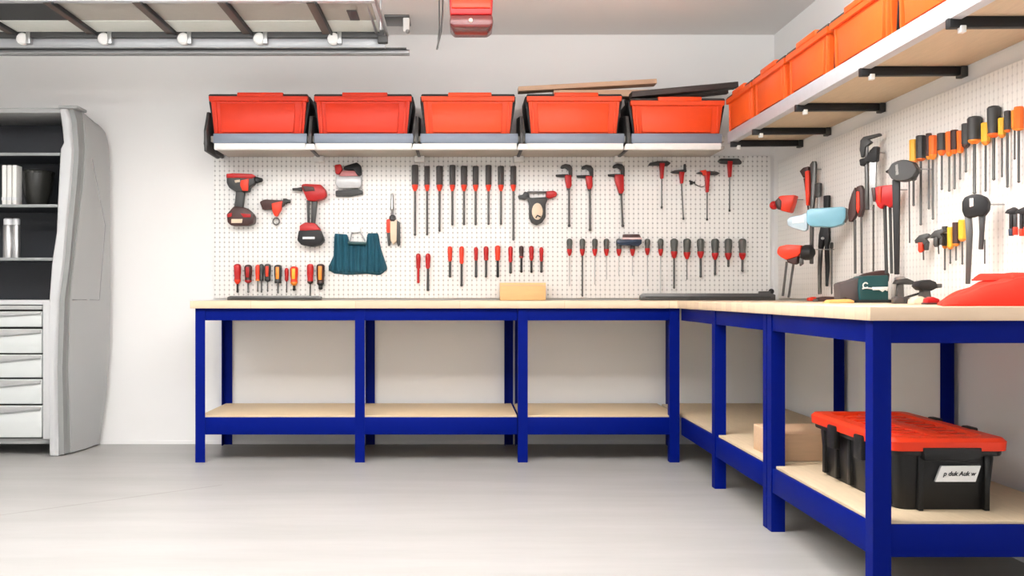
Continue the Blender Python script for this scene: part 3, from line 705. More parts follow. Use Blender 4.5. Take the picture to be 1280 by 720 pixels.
# -- sliding clamps
def fclamp(x, yt, ye, hl, lab, dx=0):
    t = Tool('B', x, yt, 'bar_clamp', lab, 'clamp', 'bar clamps with hooked jaws')
    t.P('fixed_jaw', dkg, [(x-12, yt+4), (x-11, yt+1), (x-6, yt-1), (x, yt), (x+3, yt+4), (x+3, yt+15), (x-1, yt+15), (x-2, yt+7), (x-6, yt+4), (x-10, yt+5)], -6, -1, .8)
    t.P('sliding_jaw', blk, [(x-18, yt+12.5), (x-8, yt+12), (x-2, yt+12), (x-2, yt+16), (x-9, yt+15.5), (x-17, yt+15)], -6.5, -1, .8)
    t.P('handle', tool_red, [(x-7+dx, yt+13), (x+1.5, yt+13), (x+2, yt+hl-4), (x, yt+hl), (x-4, yt+hl), (x-6+dx, yt+22)], -8, -1, 1.4)
    t.P('handle_tip', dkg, [(x-4.5, yt+hl-2), (x+.5, yt+hl-2), (x, yt+hl+1.5), (x-3.5, yt+hl+1.5)], -7, -1.6, .6)
    t.T('bar', gun, [(x-1.2, yt+hl), (x-1+dx*-.6, ye)], 1.35, -4); t.V('bar_end', dkg, x-1+dx*-.6, [(ye-3, 1.5), (ye-2, 1.9), (ye, 1.6)], -4)
fclamp(712, 206.5, 284, 30, 'leftmost hook-jawed red clamp, right of the staple gun')
fclamp(738, 207.5, 289, 30, 'middle hook-jawed red clamp of the three in a row')
fclamp(777, 206, 284, 37, 'rightmost hook-jawed clamp with longer bright red handle and leaning bar', -3)
# -- T shaped tools
def tee(x, yt, y1, ye, l, r, lab, kind=0):
    t = Tool('B', x, yt, 't_handle_wrench', lab, 'wrench', 'red wrenches with cross heads')
    if kind == 0: pts = [(x-l, yt+5), (x-l+2, yt+1.5), (x-5, yt-.5), (x+r-4, yt-.5), (x+r, yt+2), (x+r-3, yt+5), (x+3, yt+6), (x-4, yt+5)]
    elif kind == 1: pts = [(x-l, yt+2), (x-l+5, yt), (x+3, yt-1), (x+3, yt-8), (x+5, yt-8), (x+6, yt+2), (x, yt+4), (x-l+3, yt+3.5)]
    elif kind == 2: pts = [(x-l, yt+4), (x-l+5, yt+2), (x-2, yt+1), (x+r-5, yt+2), (x+r, yt+4), (x+r-4, yt+6.5), (x-4, yt+6)]
    else: pts = [(x-l, yt+2), (x-l+3, yt-1), (x+r-4, yt-1), (x+r, yt+3), (x+r-1, yt+6), (x+4, yt+6), (x-l+4, yt+5)]
    t.P('head', dkg, pts, -6, -.5, .8)
    t.P('handle', tool_red, [(x-3.5, yt+2), (x+3.5, yt+2), (x+2.4, (yt+y1)/2), (x+1.6, y1), (x-1.6, y1), (x-2.4, (yt+y1)/2)], -7, -.5, 1)
    if kind == 2: t.P('side_cheek', tool_scar, [(x-9, yt+1), (x-2, yt), (x-1, yt+7), (x-5, yt+7)], -7.5, -1, .8)
    t.T('shaft', gun, [(x, y1-1), (x+.6*(kind == 1)*4, ye)], .8, -3.5); t.V('tip', dkg, x+.6*(kind == 1)*4, [(ye-1, .9), (ye, 1.5), (ye+2, 1.2)], -3.5)
tee(826.5, 202.5, 224, 259, 17, 11, 'red T-handled wrench left of the other three, with curved dark head')
tee(851, 213.5, 230, 273, 14, 5, 'red wrench with small upright stub on its head', 1)
tee(883, 213, 241, 274, 14, 16, 'red wrench with broad red cheek and dark pointed arms', 2)
tee(911, 200, 222, 263, 15, 15, 'red wrench with wide flat black head just under the shelf end', 3)
for x, y, lab in ((864, 228.5, 'tiny black peg hook between two of the red wrenches'), (370, 237.8, None)):
    if lab:
        t = Tool('B', x, y, 'peg_hook', lab, 'hook'); t.T('prong', blk, [(861, 226), (864, 229), (868, 228)], 1.1, -3); t.T('spring', gun, [(867, 229), (871, 232), (876, 234), (880, 233)], .5, -2); t.P('base', blk, [(862, 226.5), (865, 226.5), (865, 231), (862, 231)], -4, 0, .4)

# -- short handled row, lower left
GS = 'stubby red drivers low on the pegboard'
rows = [(298, 330, 350, 355, 366, 4.6, 1.3, tool_red, tool_scar, blk, 'stubby crimson driver at the left end of the low row', None),
        (311.5, 331, 351, 354, 366, 5, 1.2, brn, tool_red, gun, 'stubby dark driver with red inset, second in the low row', tool_red),
        (323, 331, 350, 351, 365, 3.2, .9, tool_scar, tool_or, gun, 'slim orange driver, third in the low row', None),
        (327.5, 330, 350, 351, 366, 3.0, .9, dkg, blk, gun, 'slim black driver squeezed between two orange ones', None),
        (335.5, 330, 350, 352, 365, 4.3, .9, dkg, blk, gun, 'black driver with orange inset, in the low row', tool_scar),
        (348.5, 331, 353, 354, 367, 4.9, 1.1, dkg, blk, gun, 'grey driver with pale orange inset, in the low row', tool_or),
        (358.8, 335, 349, 352, 366, 2.6, .8, tool_red, tool_red, gun, 'thin crimson driver left of the glowing orange one', None),
        (368.5, 333, 353, 357, 363.5, 5, 1.8, tool_scar, tool_or, blk, 'bright orange-red driver with blunt black tip', tool_ye),
        (388.5, 330, 352, 355, 374, 4.3, 1.1, tool_red, brn, gun, 'crimson driver with longest shaft in the low row', None),
        (401.5, 330, 354, 357, 362, 5.2, 2.4, brn, blk, blk, 'dark driver with orange inset nearest the teal apron', tool_or)]
for r in rows:
    driver('B', *r[:4], r[4], r[5], r[6], r[7], r[8], r[9], r[10], GS, name='stubby_screwdriver', core=r[11])
# -- small red and black row
GM = 'small red drivers with black shanks'
sm = [(523, 317, 334, 336, 354, 3.0, 1.6, tool_red, tool_red, 'all-red small driver left of the black-shanked ones'),
      (535, 317, 333, 336, 364, 3.2, 1.5, tool_red, dkg, 'small red driver with stepped shank beside the all-red one'),
      (562.5, 308, 324, 327, 347, 2.9, 1.5, tool_scar, dkg, 'small red driver opening the group of nine'),
      (577, 308, 327, 330, 358, 2.9, 1.4, tool_scar, dkg, 'small red driver with extra long needle tip, of the group of nine'),
      (595, 309, 323, 326, 347, 2.6, 1.5, tool_red, dkg, 'third small red driver of the group of nine'),
      (607.5, 308, 324, 326, 347, 3.1, 1.4, tool_red, dkg, 'fourth small red driver of the group of nine'),
      (622, 307, 324, 326, 347, 3.5, 1.6, tool_scar, blk, 'thickest small red driver, middle of the group of nine'),
      (638, 308, 325, 328, 342, 2.8, 1.6, tool_red, dkg, 'small red driver above the left end of the wooden block'),
      (651.5, 307.5, 321, 323, 341, 3.0, 1.4, brn, blk, 'brownish small driver above the wooden block'),
      (664, 307.5, 322, 326, 341, 3.1, 1.4, tool_red, blk, 'small red driver above the wooden block, second from the group end'),
      (676.5, 309, 324, 327, 341, 2.5, 1.6, tool_red, dkg, 'small red driver closing the group of nine')]
for x, a, b, c, e, hw, sw, hm, s_m, lab in sm:
    driver('B', x, a, b, c, e, hw, sw, hm, hm if hm != brn else tool_red, s_m, lab, GM, name='small_screwdriver')
# -- fourteen drivers right
GQ = 'grey-handled drivers with red necks'
en = [358, 371, 356, 350, 345, 345, 358, 369, 361, 350, 347, 344, 334, 340]
for i, (x, e) in enumerate(zip([711.5, 727.5, 743, 757.5, 773, 790, 808.5, 825, 841.5, 857.5, 874.5, 892.5, 909, 926.5], en)):
    b = [312, 312, 312, 312, 312, 312, 311, 312, 315, 316, 315, 317, 317, 317][i]
    lab = {0: 'grey-handled driver with red neck at the left end of fourteen', 13: 'grey-handled driver with red neck at the right end of fourteen'}.get(i, f'{ORD[i]} from the left of fourteen grey-handled drivers with red necks')
    driver('B', x, 298.5, b, b+8, e, 3.6 if i < 8 else 4.8, [.5, .9, .6, .45, .5, .5, .55, .6, 1.2, .6, 1.4, 1.4, 1.4, 1.5][i], mat('handle_olive_grey', (.075, .078, .07), .5), tool_red, steel if i in (0, 2, 3, 4, 5, 6, 7) else dkg, lab, GQ, name='grey_screwdriver')
t = Tool('B', 784, 300, 'spirit_level', 'small navy block with pink stripe and dark red top over two drivers', 'level')
t.P('body', navy, [(769, 301), (774, 300), (800, 300), (800, 305), (796, 308.5), (774, 307), (769, 305)], -13, -9, .8)
t.P('stripe', mat('pale_pink_plastic', (.75, .55, .55), .5), [(776, 297.5), (800, 297.5), (800, 300), (776, 300)], -12.6, -8.5, .3)
t.P('top_cap', brn, [(777, 293.5), (797, 293.5), (799, 297.5), (776.5, 297.5)], -12.8, -8, .6)
t.P('mounting_bar', steel, [(781, 301), (784, 301), (784, 304), (781, 304)], -9.5, 0, .1)

# ------------------------------------------------------------------ side wall tools
def R(ax, ay, name, label, cat, group=None, off=.05, yaw=-60): return Tool('R', ax, ay, name, label, cat, group, off, yaw)
def hook(t, px, py, depth):
    bpy.context.view_layer.update(); depth = XB-(t.o.matrix_world @ Vector(t.L(px, py, -1))).x
    return _hook(t, px, py, depth)
def _hook(t, px, py, depth): # short steel peg back to the board
    b = MB(); o = t.o; a = Vector(t.L(px, py, -1)); wv = Matrix.Rotation(-o.rotation_euler.z, 4, 'Z') @ Vector((1, 0, 0))
    b.tube([a, a+wv*depth], .003, 6); b.build('peg_hook', steel, o)
# red lamp
t = R(980, 255, 'work_light', 'small red and black work light on the side wall nearest the corner', 'work light', off=.11, yaw=-35)
t.P('head', tool_scar, [(975, 246), (979, 245), (996, 245), (993, 256), (989, 267), (979, 264), (974, 260)], -9, 9, 2)
t.P('collar', brn, [(971, 252), (976, 247), (980, 252), (979, 263), (974, 262)], -10, 10, 1.6)
t.add('tail_knob', MB().ball(t.L(967.5, 256, 0), 5.5*t.S, (1, 1, 1)), tool_red); hook(t, 986, 250, .12)
# red drill with two legs
t = R(994, 318, 'cordless_drill', 'orange-red drill on the side wall with two long grey rods below', 'drill', off=.21, yaw=-35)
t.P('motor_housing', tool_scar, [(974, 313), (976, 308), (986, 306), (1004, 307), (1003, 317), (999, 321), (985, 325), (978, 321), (974, 317)], -10, 10, 2.4)
t.P('lower_shell', brn, [(984, 322), (999, 319), (998, 329), (994, 331), (986, 328)], -7, 7, 1.6)
t.Hz('chuck', blk, 316, [(1002, 8), (1006, 9.5), (1014, 9.5), (1016, 6), (1018, 3)], 0)
t.P('trigger', gun, [(999, 322), (1003, 318), (1004, 330), (1000, 333)], -3, 3, .8)
t.T('rod', gun, [(984.5, 327), (979.5, 370)], 1.5, -3); t.T('rod', gun, [(991, 329), (985, 372)], 1.5, 3); hook(t, 1000, 312, .14)
# pipe wrench
t = R(1013, 250, 'pipe_wrench', 'red-handled pipe wrench hanging above the light blue tool', 'wrench', off=.055, yaw=-50)
t.P('hook_jaw', gun, [(1013, 206), (1016, 202), (1020, 202), (1021, 206), (1020, 240), (1017, 262), (1016, 330), (1012.5, 330), (1013, 262), (1014, 225)], -2, 3, .8)
t.P('heel_jaw', brn, [(1000, 213), (1005, 209), (1012, 208), (1012, 213), (1009, 218), (1005, 222), (1003, 218)], -4, 3, 1)
t.P('handle', tool_scar, [(1008, 214), (1013.5, 213), (1014, 245), (1012, 257), (1009.5, 257), (1008.5, 240)], -5, 3, 1.2)
t.T('side_bar', brn, [(1005, 222), (1009, 250), (1010, 262), (1012, 280)], [1.4, 1.2, 1, 1], 0); hook(t, 1018, 212, .06)
for x, a, b, e, lab in ((1024.5, 229, 247, 275, 'taller black-handled file behind the light blue tool'), (1035.5, 244.5, 262, 280, 'short black-handled file behind the light blue tool')):
    t = R(x, a, 'file', lab, 'file', 'black handled files', off=.02)
    t.P('handle', dkg if x < 1030 else blk, [(x-4, a), (x+4, a), (x+3.6, b-2), (x+2, b), (x-2.5, b), (x-4, b-3)], -5, 0, 1)
    t.P('blade', steel, [(x-2, b-1), (x+2, b-1), (x+1.6, e), (x-1.6, e)], -3, -1, .3)
# blue tool
t = R(1024, 274, 'angle_grinder', 'light blue power tool body held out from the side wall', 'power tool', off=.17, yaw=-28)
t.P('body', ltblue, [(1010, 263), (1014, 261), (1052, 260), (1056.5, 262), (1056, 275), (1052, 282), (1040, 285), (1014, 283), (1010, 278)], -9, 9, 2.6)
t.P('nose', pale_bl, [(986, 274), (990, 270), (1004, 268), (1011, 265), (1011, 287), (1006, 289), (992, 284), (987, 281)], -7, 7, 2)
t.P('nose_plate', alum, [(993, 273), (1007, 273), (1007, 278), (993, 279)], -7.6, -5, .4)
t.P('end_cap', gun, [(1053.5, 261), (1057.5, 262), (1057.5, 274), (1054, 280)], -8, 8, 1.2); hook(t, 1046, 272, .2)
# black pliers cluster
t = R(1031, 300, 'bolt_cutter', 'black long-legged cutter hanging under the light blue tool', 'cutter', off=.03, yaw=-50)
t.P('head', blk, [(1026, 284), (1032, 281), (1037, 284), (1038, 300), (1035, 310), (1031, 300), (1028, 312), (1023, 310), (1024, 294)], -3, 3, 1.2)
t.P('left_leg', gun, [(1023, 308), (1028, 309), (1026, 340), (1026, 368), (1022.5, 368), (1022, 335)], -2, 2, .8)
t.P('right_leg', blk, [(1031, 300), (1036, 305), (1037, 335), (1035, 358), (1032.5, 358), (1032, 332)], -2, 2, .8)
t.V('rivet', steel, 1030, [(296, .3), (297, 2.2), (299, 2.2), (300, .3)], -3); hook(t, 1032, 290, .06)
t = R(1041, 303, 'steel_rod', 'thin grey rod hanging beside the black cutter', 'rod', off=.02)
t.V('rod', gun, 1041, [(310, 1), (366, 1), (368, .6)], -2); t.V('cap', dkg, 1041, [(303, 1), (304, 2), (310, 2), (311, 1)], -2)
# red-brown pliers
t = R(1070, 255, 'locking_pliers', 'dark pliers with bright red centre grip left of the calipers', 'pliers', off=.06, yaw=-50)
t.P('left_handle', brn, [(1062, 255), (1066, 242), (1070, 234), (1072, 240), (1072, 268), (1067, 277), (1062, 277), (1061, 266)], -4, 3, 1.2)
t.P('right_handle', brn, [(1072, 234), (1078, 232), (1081, 238), (1081, 262), (1078, 272), (1074, 272), (1072, 250)], -4, 3, 1.2)
t.P('centre_grip', tool_scar, [(1073, 240), (1077, 240), (1077.5, 262), (1075, 268), (1073, 262)], -6, -2, .8)
t.T('rod', gun, [(1068.5, 275), (1069, 342)], 1.7, 0); t.T('rod', gun, [(1077, 271), (1077.5, 342)], 1.4, 0); hook(t, 1076, 237, .06)
# caliper clamp
t = R(1090, 215, 'vernier_clamp', 'tall steel bar clamp with black jaws, highest tool beside the corner', 'clamp', off=.07, yaw=-50)
t.P('upper_jaw', dkg, [(1076, 174), (1080, 170), (1101, 168), (1102, 171), (1086, 174), (1091, 178), (1083, 183), (1081, 194), (1077, 196), (1075, 186)], -3, 3, .8)
t.P('lower_jaw', blk, [(1089, 188), (1093, 184), (1099, 184), (1098, 202), (1094, 204), (1086, 202), (1080, 207), (1076, 206), (1075, 198), (1084, 196)], -4, 4, 1.2)
t.P('dark_bar', gun, [(1081, 205), (1085, 205), (1086, 262), (1082, 262)], -2, 2, .4); t.P('bright_bar', steel, [(1087.5, 200), (1096, 203), (1095, 236), (1089, 262), (1087.5, 262)], -2, 2, .4)
t.P('spine', gun, [(1081, 172), (1085, 172), (1085, 206), (1081, 206)], -1.5, 1.5, .4); hook(t, 1083, 190, .08)
t = R(1093, 256, 'steel_rod', 'thin grey rod hanging just below the tall steel clamp', 'rod', off=.02)
t.V('rod', gun, 1093, [(256, 1.2), (343, 1.1), (344, .6)], -2)
# red cluster
t = R(1107, 247, 'pipe_clamp', 'crimson double clamp on twin dark bars beside the round black ratchet', 'clamp', off=.09, yaw=-45)
t.P('body', tool_red, [(1093, 236), (1098, 233), (1109, 232), (1121, 232), (1123, 240), (1121, 256), (1114, 261), (1108, 256), (1104, 262), (1099, 258), (1096, 250)], -7, 7, 2)
t.P('side_shell', brn, [(1092, 234), (1097, 234), (1098, 250), (1094, 252)], -8, 6, 1); t.P('front_ridge', tool_scar, [(1101, 235), (1105, 234), (1104, 254), (1100, 252)], -9, -4, .8)
t.T('bar', dkg, [(1106, 257), (1108, 342)], 2.2, 0); t.T('bar', dkg, [(1112, 258), (1114, 342)], 1.9, 1); hook(t, 1115, 238, .1)
# round black ratchet
t = R(1128, 216, 'ratchet_head', 'round black ratchet with white slot on a thick dark bar', 'ratchet', off=.125, yaw=-42)
t.P('head', dkg, [(1130+18*math.cos(a*PI/8)*(.92 if a % 2 else 1), 214+13.5*math.sin(a*PI/8)) for a in range(16)], -8, 8, 1.2, seg=1)
t.P('slot', white_pl, [(1121.5, 206), (1125.5, 205), (1126.5, 219), (1122, 220)], -8, -6, .5)
t.Hz('spike', blk, 213, [(1108, .8), (1110, 2), (1113, 4), (1118, 4)], 0)
t.P('thick_bar', blk, [(1116, 224), (1125, 224), (1124, 343), (1118.5, 343)], -2, 3, .8)
t.T('thin_rod', gun, [(1136, 225), (1136.5, 304)], .9, 0); t.P('small_knob', dkg, [(1138, 219), (1144, 218), (1144, 226), (1140, 228)], -4, 4, 1.2); hook(t, 1134, 212, .11)

# orange-handled row
GO = 'orange and black drivers in the rising row on the side wall'
row_or = mat('bright_orange_handle', (.84, .15, .015), .42, spec=.35)
OD = [(1145.5, 175, 202, 204, 258, 4.0, 1.2, tool_ye, tool_or, 'yellow-handled driver at the corner end of the rising row'),
      (1155, 170, 199, 202, 282, 4.6, 1.3, dkg, row_or, 'thick black-handled driver next to the yellow one at the corner end'),
      (1163.5, 167, 196, 200, 262, 2.8, 1.1, brn, tool_or, 'slim brown driver left of the first orange driver'),
      (1169.5, 170, 194, 200, 275, 3.8, 1.2, row_or, tool_or, 'first bright orange driver after the black and brown handles'),
      (1181, 167, 189, 195, 238, 4.4, 1.1, dkg, row_or, 'black driver with orange neck between two bright orange ones'),
      (1189.5, 165, 191, 196, 240, 3.4, 1.2, row_or, tool_or, 'second bright orange driver of the rising row'),
      (1196.5, 163, 188, 193, 237, 3.8, 1.2, brn, row_or, 'dark brown driver between the second and third orange ones'),
      (1203, 164, 190, 192, 225, 3.2, 1.1, row_or, tool_or, 'third bright orange driver of the rising row'),
      (1211, 155, 181, 186, 216, 4.2, 1.2, dkg, brn, 'black driver left of the big round-topped grey one'),
      (1223.5, 146, 176, 181, 243, 6.6, 1.7, dkg, tool_or, 'big round-topped grey driver, widest of the rising row'),
      (1235.5, 154, 178, 182, 240, 4.2, 1.2, tool_ye, tool_or, 'amber driver right of the big round-topped grey one'),
      (1247, 133, 168, 173, 226, 6.0, 1.6, dkg, row_or, 'tallest black-topped driver of the rising row'),
      (1255.5, 148, 169, 173, 222, 3.6, 1.0, tool_ye, tool_or, 'amber driver right of the tallest black-topped one'),
      (1262, 139, 163, 166, 235, 3.2, 1.4, dkg, row_or, 'slim grey driver before the last two orange ones'),
      (1271, 138, 160, 163, 200, 3.2, 1.0, tool_or, tool_or, 'second to last orange driver at the frame edge'),
      (1277, 134, 162, 164, 229, 4.4, 1.4, row_or, tool_or, 'last orange driver of the rising row, at the frame edge')]
for x, a, b, c, e, hw, sw, hm, cm, lab in OD:
    driver('R', x, a, b, c, e, hw*1.3, sw*1.15, hm, cm, gun, lab, GO, name='orange_screwdriver', square=hw < 6, off=.004)

# lower cluster on side wall
def pliers(x, y, sc_, m1, m2, lab, off=.05, tip=1):
    t = R(x, y, 'pliers', lab, 'pliers', 'pliers low on the side wall', off=off, yaw=-55)
    k = sc_
    t.P('jaw', dkg, [(x-10*k, y+1*k), (x-4*k, y-5*k), (x+6*k, y-7*k), (x+10*k, y-4*k), (x+4*k, y), (x+7*k, y+4*k), (x+2*k, y+7*k), (x-3*k, y+3*k), (x-9*k, y+5*k)], -3, 3, .8)
    t.P('handle', m1, [(x-5*k, y+4*k), (x+1*k, y+4*k), (x+1*k, y+15*k), (x-3*k, y+17*k), (x-5*k, y+14*k)], -4, 2, .9)
    t.P('handle', m2, [(x+1.5*k, y+3*k), (x+7*k, y+3*k), (x+6*k, y+14*k), (x+2*k, y+14*k)], -2, 3, .9)
    t.T('shank', gun, [(x, y+14*k), (x+.5, y+26*k)], .9, 0); hook(t, x+1, y-2, .05)
pliers(1154, 299, 1, tool_scar, dkg, 'black pliers with red grip, lowest of the small side wall tools')
pliers(1173, 293, .95, dkg, dkg, 'all-black pliers between the red-gripped ones and the amber handles')
for x, a, b, e, hw, hm, lab in ((1183.5, 283, 308, 338, 3.6, dkg, 'black lower driver beside the amber pair'), (1190.5, 284, 309, 330, 3.8, tool_ye, 'amber driver, lower one of the amber pair'),
                                (1198, 278, 305, 326, 4.4, brn, 'brown driver between the amber pair'), (1206, 275, 299, 331, 4.8, tool_ye, 'amber driver touching the big black clamp')):
    driver('R', x, a, b, b+3, e, hw, 1.1, hm, tool_or, gun, lab, 'lower amber and black drivers', name='amber_screwdriver', square=True, off=.004)
t = R(1220, 258, 'strap_wrench', 'big rounded black clamp with white slot and two dark legs', 'clamp', off=.10, yaw=-45)
t.P('head', blk, [(1205, 252), (1208, 246), (1216, 243), (1224, 243), (1232, 247), (1236, 254), (1235, 264), (1230, 271), (1222, 270), (1217, 272), (1208, 271), (1205, 263)], -6, 6, 2)
t.P('slot', white_pl, [(1214.5, 248), (1219, 248), (1219, 258), (1214.5, 259)], -7, -4, .5)
t.P('left_leg', gun, [(1207, 268), (1215, 268), (1216, 290), (1213, 355), (1208, 355), (1209, 300)], -2, 3, .8)
t.P('right_leg', dkg, [(1223, 268), (1231, 266), (1229, 290), (1228, 312), (1223, 312), (1224, 290)], -2, 3, .8)
t.T('thin_rod', blk, [(1230, 300), (1230, 330)], .8, 0); hook(t, 1226, 256, .1)
for x, lab, mm in ((1265, 'black-jawed pliers at the frame edge, left one', navy), (1278, 'black-jawed pliers at the frame edge, right one', tool_scar)):
    t = R(x, 275, 'pliers', lab, 'pliers', 'pliers at the frame edge', off=.05, yaw=-55)
    t.P('jaw', blk, [(x-8, 266), (x-5, 262), (x+3, 259), (x+7, 262), (x+5, 268), (x-1, 268)], -3, 3, .8)
    t.P('leg', blk, [(x-3, 266), (x+1, 266), (x+1, 288), (x-3, 288)], -2, 2, .8); t.P('leg', dkg, [(x+2, 264), (x+6, 264), (x+6, 286), (x+2, 286)], -2, 2, .8)
    t.P('grip', mm, [(x-3.5, 286), (x+1.5, 286), (x+1.5, 295), (x-3, 295)], -3, 3, .8); t.P('grip', tool_scar, [(x+1.8, 284), (x+6.5, 284), (x+6.5, 294), (x+2, 294)], -3, 3, .8); hook(t, x, 264, .05)

# ------------------------------------------------------------------ things on the worktop
def bar_on(px0, px1, hgt, y, label, dpt=.05, m=gun, knob=False):
    a, b = W(px0, 0, y).x, W(px1, 0, y).x
    t = thing('metal_bar', label, 'bar', (a, y, ZT), 0)
    L_ = b-a
    MB().prism([(0, .001), (L_, .001), (L_, hgt*.8), (L_*.97, hgt), (.02, hgt), (0, hgt*.7)], -dpt/2, dpt/2, .003).build('rail', m, t)
    MB().box((.03, -dpt/2-.003, hgt*.35), (L_-.03, -dpt/2+.004, hgt*.6), .001).build('groove_strip', dkg, t)
    if knob: MB().ball((L_-.02, 0, hgt+.012), .018).build('knob', blk, t); MB().box((L_-.10, -.02, hgt-.002), (L_-.03, .02, hgt+.014), .004).build('end_block', gun, t)
bar_on(285, 402, .030, 6.30, 'low dark grey bar lying on the worktop under the stubby drivers')
bar_on(800, 968, .046, 6.24, 'long grey metal bar with end knob on the worktop near the corner', knob=True)
t = thing('pine_block', 'pale orange pine block standing on the worktop against the pegboard', 'wood block', (W(653, 0, 6.33).x, 6.33, ZT))
MB().box((-.148, -.045, .0005), (.150, .045, .115), .003).build('block', wood_blk, t)
MB().box((-.146, -.048, .096), (.148, -.0445, .100), 0).build('top_groove', plank_m, t)

# teal tool
t = Tool('F', 1078, 376, 'circular_saw', 'teal and black power tool with white lettering lying on the worktop', 'power tool', d=4.55, yaw=0)
t.P('motor_housing', teal_pl, [(1068, 349), (1074, 345), (1104, 344), (1104, 362), (1104, 378), (1069, 378), (1067, 362)], -16, 14, 2)
t.P('grip', brn, [(1072, 347), (1080, 342), (1098, 338), (1105, 338), (1109, 343), (1108, 352), (1103, 354), (1100, 348), (1082, 349)], -9, 7, 2)
t.P('gear_head', mat('dark_mauve_plastic', (.075, .06, .06), .5), [(1045, 355), (1050, 353), (1062, 350), (1069, 347), (1070, 377), (1058, 377), (1052, 372), (1046, 376)], -12, 10, 1.6)
t.P('base_shoe', blk, [(1064, 374.6), (1108, 374.6), (1108, 378.7), (1064, 378.7)], -18, 16, .6)
wm = white_pl
lg = MB()
t.poly(lg, [(1083, 359), (1103, 358.5), (1102, 364), (1099, 362.5), (1096, 365), (1092, 362.5), (1084, 363)], -17.2, -15.6, .2)
t.T(None, None, [(1075+3.2*math.cos(a*PI/5), 357+3.4*math.sin(a*PI/5)) for a in range(1, 10)], .9, -16.6, mb=lg)
lg.tube([t.L(1071, 361, -16.6), t.L(1075, 360, -16.6), t.L(1084, 361, -16.6)], 1.0*t.S)
t.add('lettering', lg, wm)
# small clutter
def clutter(label, name, cat, ax, d, parts, yaw=0):
    t = Tool('F', ax, 376, name, label, cat, 'small parts on the worktop', d=d, yaw=yaw)
    by = t.ay
    for p_ in parts:
        n, m, pts, y0_, y1_ = p_
        t.P(n, m, [(a, by+b) for a, b in pts], y0_, y1_, .8)
clutter('flat dark sanding head lying behind the teal saw', 'sanding_head', 'sanding head', 1123, 4.33,
        [('plate', dkg, [(1117, -24), (1120, -29), (1132, -31), (1141, -27), (1139, -23)], -5, 5), ('stem', gun, [(1122, -24), (1128, -24), (1129, -.3), (1119, -.3)], -4, 4), ('cap', steel, [(1119, -32), (1128, -34), (1132, -30), (1119, -29)], -4, 4)])
clutter('black rounded grinder head standing beside the red cloth', 'grinder_head', 'grinder head', 1158, 4.05,
        [('head', blk, [(1143, -22), (1147, -28), (1158, -30), (1166, -27), (1168, -20), (1160, -16), (1148, -17)], -9, 9), ('nozzle', gun, [(1165, -25), (1176, -25), (1176, -20), (1166, -19)], -4, 4), ('stand', gun, [(1152, -18), (1160, -18), (1163, -.3), (1148, -.3)], -6, 6)])
clutter('grey coupling lying between teal saw and grinder head', 'coupling', 'coupling', 1122, 3.98,
        [('body', gun, [(1116, -.3), (1116, -8), (1121, -10), (1127, -8), (1138, -7), (1138, -.3)], -5, 5), ('ring', dkg, [(1128, -.3), (1128, -9), (1132, -9), (1132, -.3)], -6, 6)])
clutter('tan leather scrap on the worktop beside the red cloth', 'leather_scrap', 'scrap', 1147, 3.78,
        [('pad', cream, [(1138, -.3), (1139, -6), (1148, -10), (1157, -6), (1158, -.3)], -9, 9)])
clutter('crimson plug lying at the foot of the red cloth', 'crimson_plug', 'plug', 1163, 3.66,
        [('cap', tool_red, [(1155, -.3), (1156, -7), (1162, -10), (1170, -7), (1171, -.3)], -9, 5), ('band', brn, [(1154, -.3), (1172, -.3), (1172, -2.5), (1154, -2.5)], -10, 6)])
clutter('small red clip on the worktop below the side wall rods', 'red_clip', 'clip', 1017, 5.6,
        [('clip', tool_scar, [(1010, -.2), (1010, -4), (1016, -5.5), (1023, -4), (1024, -.2)], -5, 5)])
clutter('small dark chisel set lying left of the teal saw', 'chisel_set', 'chisel', 1035, 5.2,
        [('body', brn, [(1022, -.2), (1022, -5), (1030, -6.5), (1050, -6), (1050, -.2)], -6, 6), ('tip', gun, [(1016, -.2), (1018, -3.5), (1023, -3.5), (1023, -.2)], -3, 3)])
clutter('thin orange wooden wedge lying before the teal saw', 'wooden_wedge', 'wedge', 1047, 4.35,
        [('wedge', mat('orange_pine', (.78, .42, .13), .6), [(1031, -.1), (1036, -4), (1058, -5), (1064, -3), (1064, -.1)], -10, 10)])
cb = MB().tube([Vector((1.88, 4.19, ZT+.006)), Vector((1.91, 4.18, ZT+.02)), Vector((1.95, 4.175, ZT+.032)), Vector((1.99, 4.17, ZT+.045)), Vector((2.03, 4.165, ZT+.006))], .005)
tag(cb.build('cable', blk), 'short black cable curving over the parts beside the grinder head', 'cable')

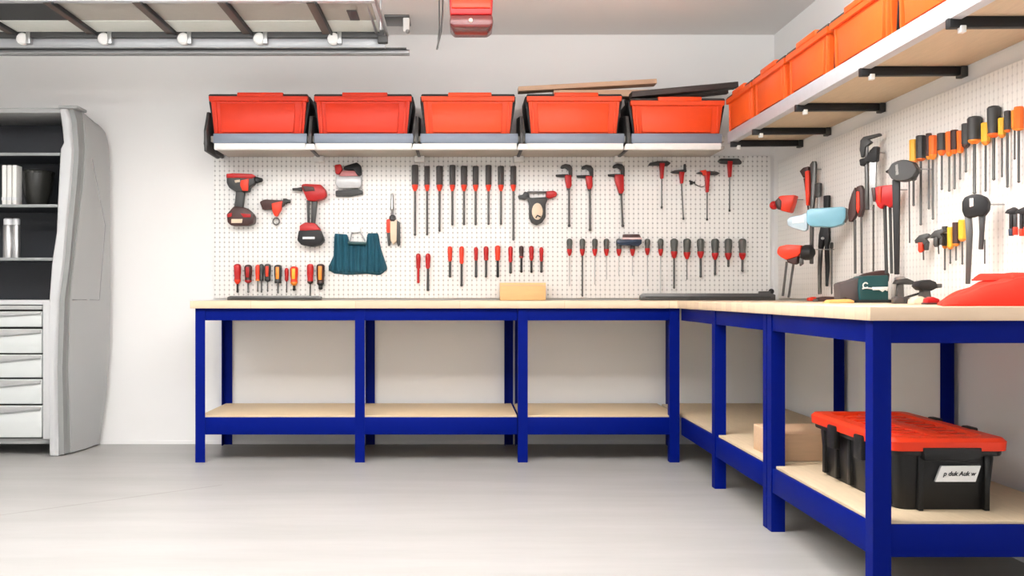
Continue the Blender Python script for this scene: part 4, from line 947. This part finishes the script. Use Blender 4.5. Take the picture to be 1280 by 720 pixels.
# red cloth heap
def red_heap():
    X0, X1, Ya, Yb_ = 1.58, 2.072, 3.16, 3.52
    t = thing('red_cloth', 'bright orange-red cloth heaped on the near end of the worktop', 'cloth', ((X0+X1)/2, (Ya+Yb_)/2, ZT))
    def sheet(x0, x1, ya, yb_, hf, name):
        b = MB(); nx, ny = 44, 30; T_ = []; B_ = []
        for i in range(nx+1):
            a, c = [], []
            for j in range(ny+1):
                u, v = i/nx, j/ny; y = ya+(yb_-ya)*v; xs_ = x0+.16*v*(x0 < 1.8); x = xs_+(x1-xs_)*u
                a.append(b.bm.verts.new((x-(X0+X1)/2, y-(Ya+Yb_)/2, hf(u, v)))); c.append(b.bm.verts.new((x-(X0+X1)/2, y-(Ya+Yb_)/2, hf(u, v, True))))
            T_.append(a); B_.append(c)
        for i in range(nx):
            for j in range(ny):
                b.bm.faces.new((T_[i][j], T_[i+1][j], T_[i+1][j+1], T_[i][j+1])); b.bm.faces.new((B_[i][j], B_[i][j+1], B_[i+1][j+1], B_[i+1][j]))
        for i in range(nx): b.bm.faces.new((T_[i][0], B_[i][0], B_[i+1][0], T_[i+1][0])); b.bm.faces.new((T_[i][ny], T_[i+1][ny], B_[i+1][ny], B_[i][ny]))
        for j in range(ny): b.bm.faces.new((T_[0][j], T_[0][j+1], B_[0][j+1], B_[0][j])); b.bm.faces.new((T_[nx][j], B_[nx][j], B_[nx][j+1], T_[nx][j+1]))
        bmesh.ops.recalc_face_normals(b.bm, faces=b.bm.faces[:]); b.build(name, red_cloth, t.o if hasattr(t, 'o') else t)
    def h1(u, v, low=False):
        if low: return .0008
        e = min(1, v/.10)*min(1, (1-v)/.10)*1.0; e = e**.5
        base = .004+.088*min(1, max(0, u)/.52)**.8
        return base*(.25+.75*e)+.003*math.sin(v*17+u*6)*e+.003*math.sin(u*23+v*5)*e+.004*e
    sheet(X0, X1, Ya, Yb_, h1, 'lower_fold')
    def h2(u, v, low=False):
        e = (min(1, v/.12)*min(1, (1-v)/.12)*min(1, u/.05))**.5
        z0 = .088
        return z0 if low else z0+.006+.016*e+.003*math.sin(v*9+u*4)*e
    sheet(1.84, X1, Ya+.05, Yb_-.05, h2, 'upper_fold')
red_heap()
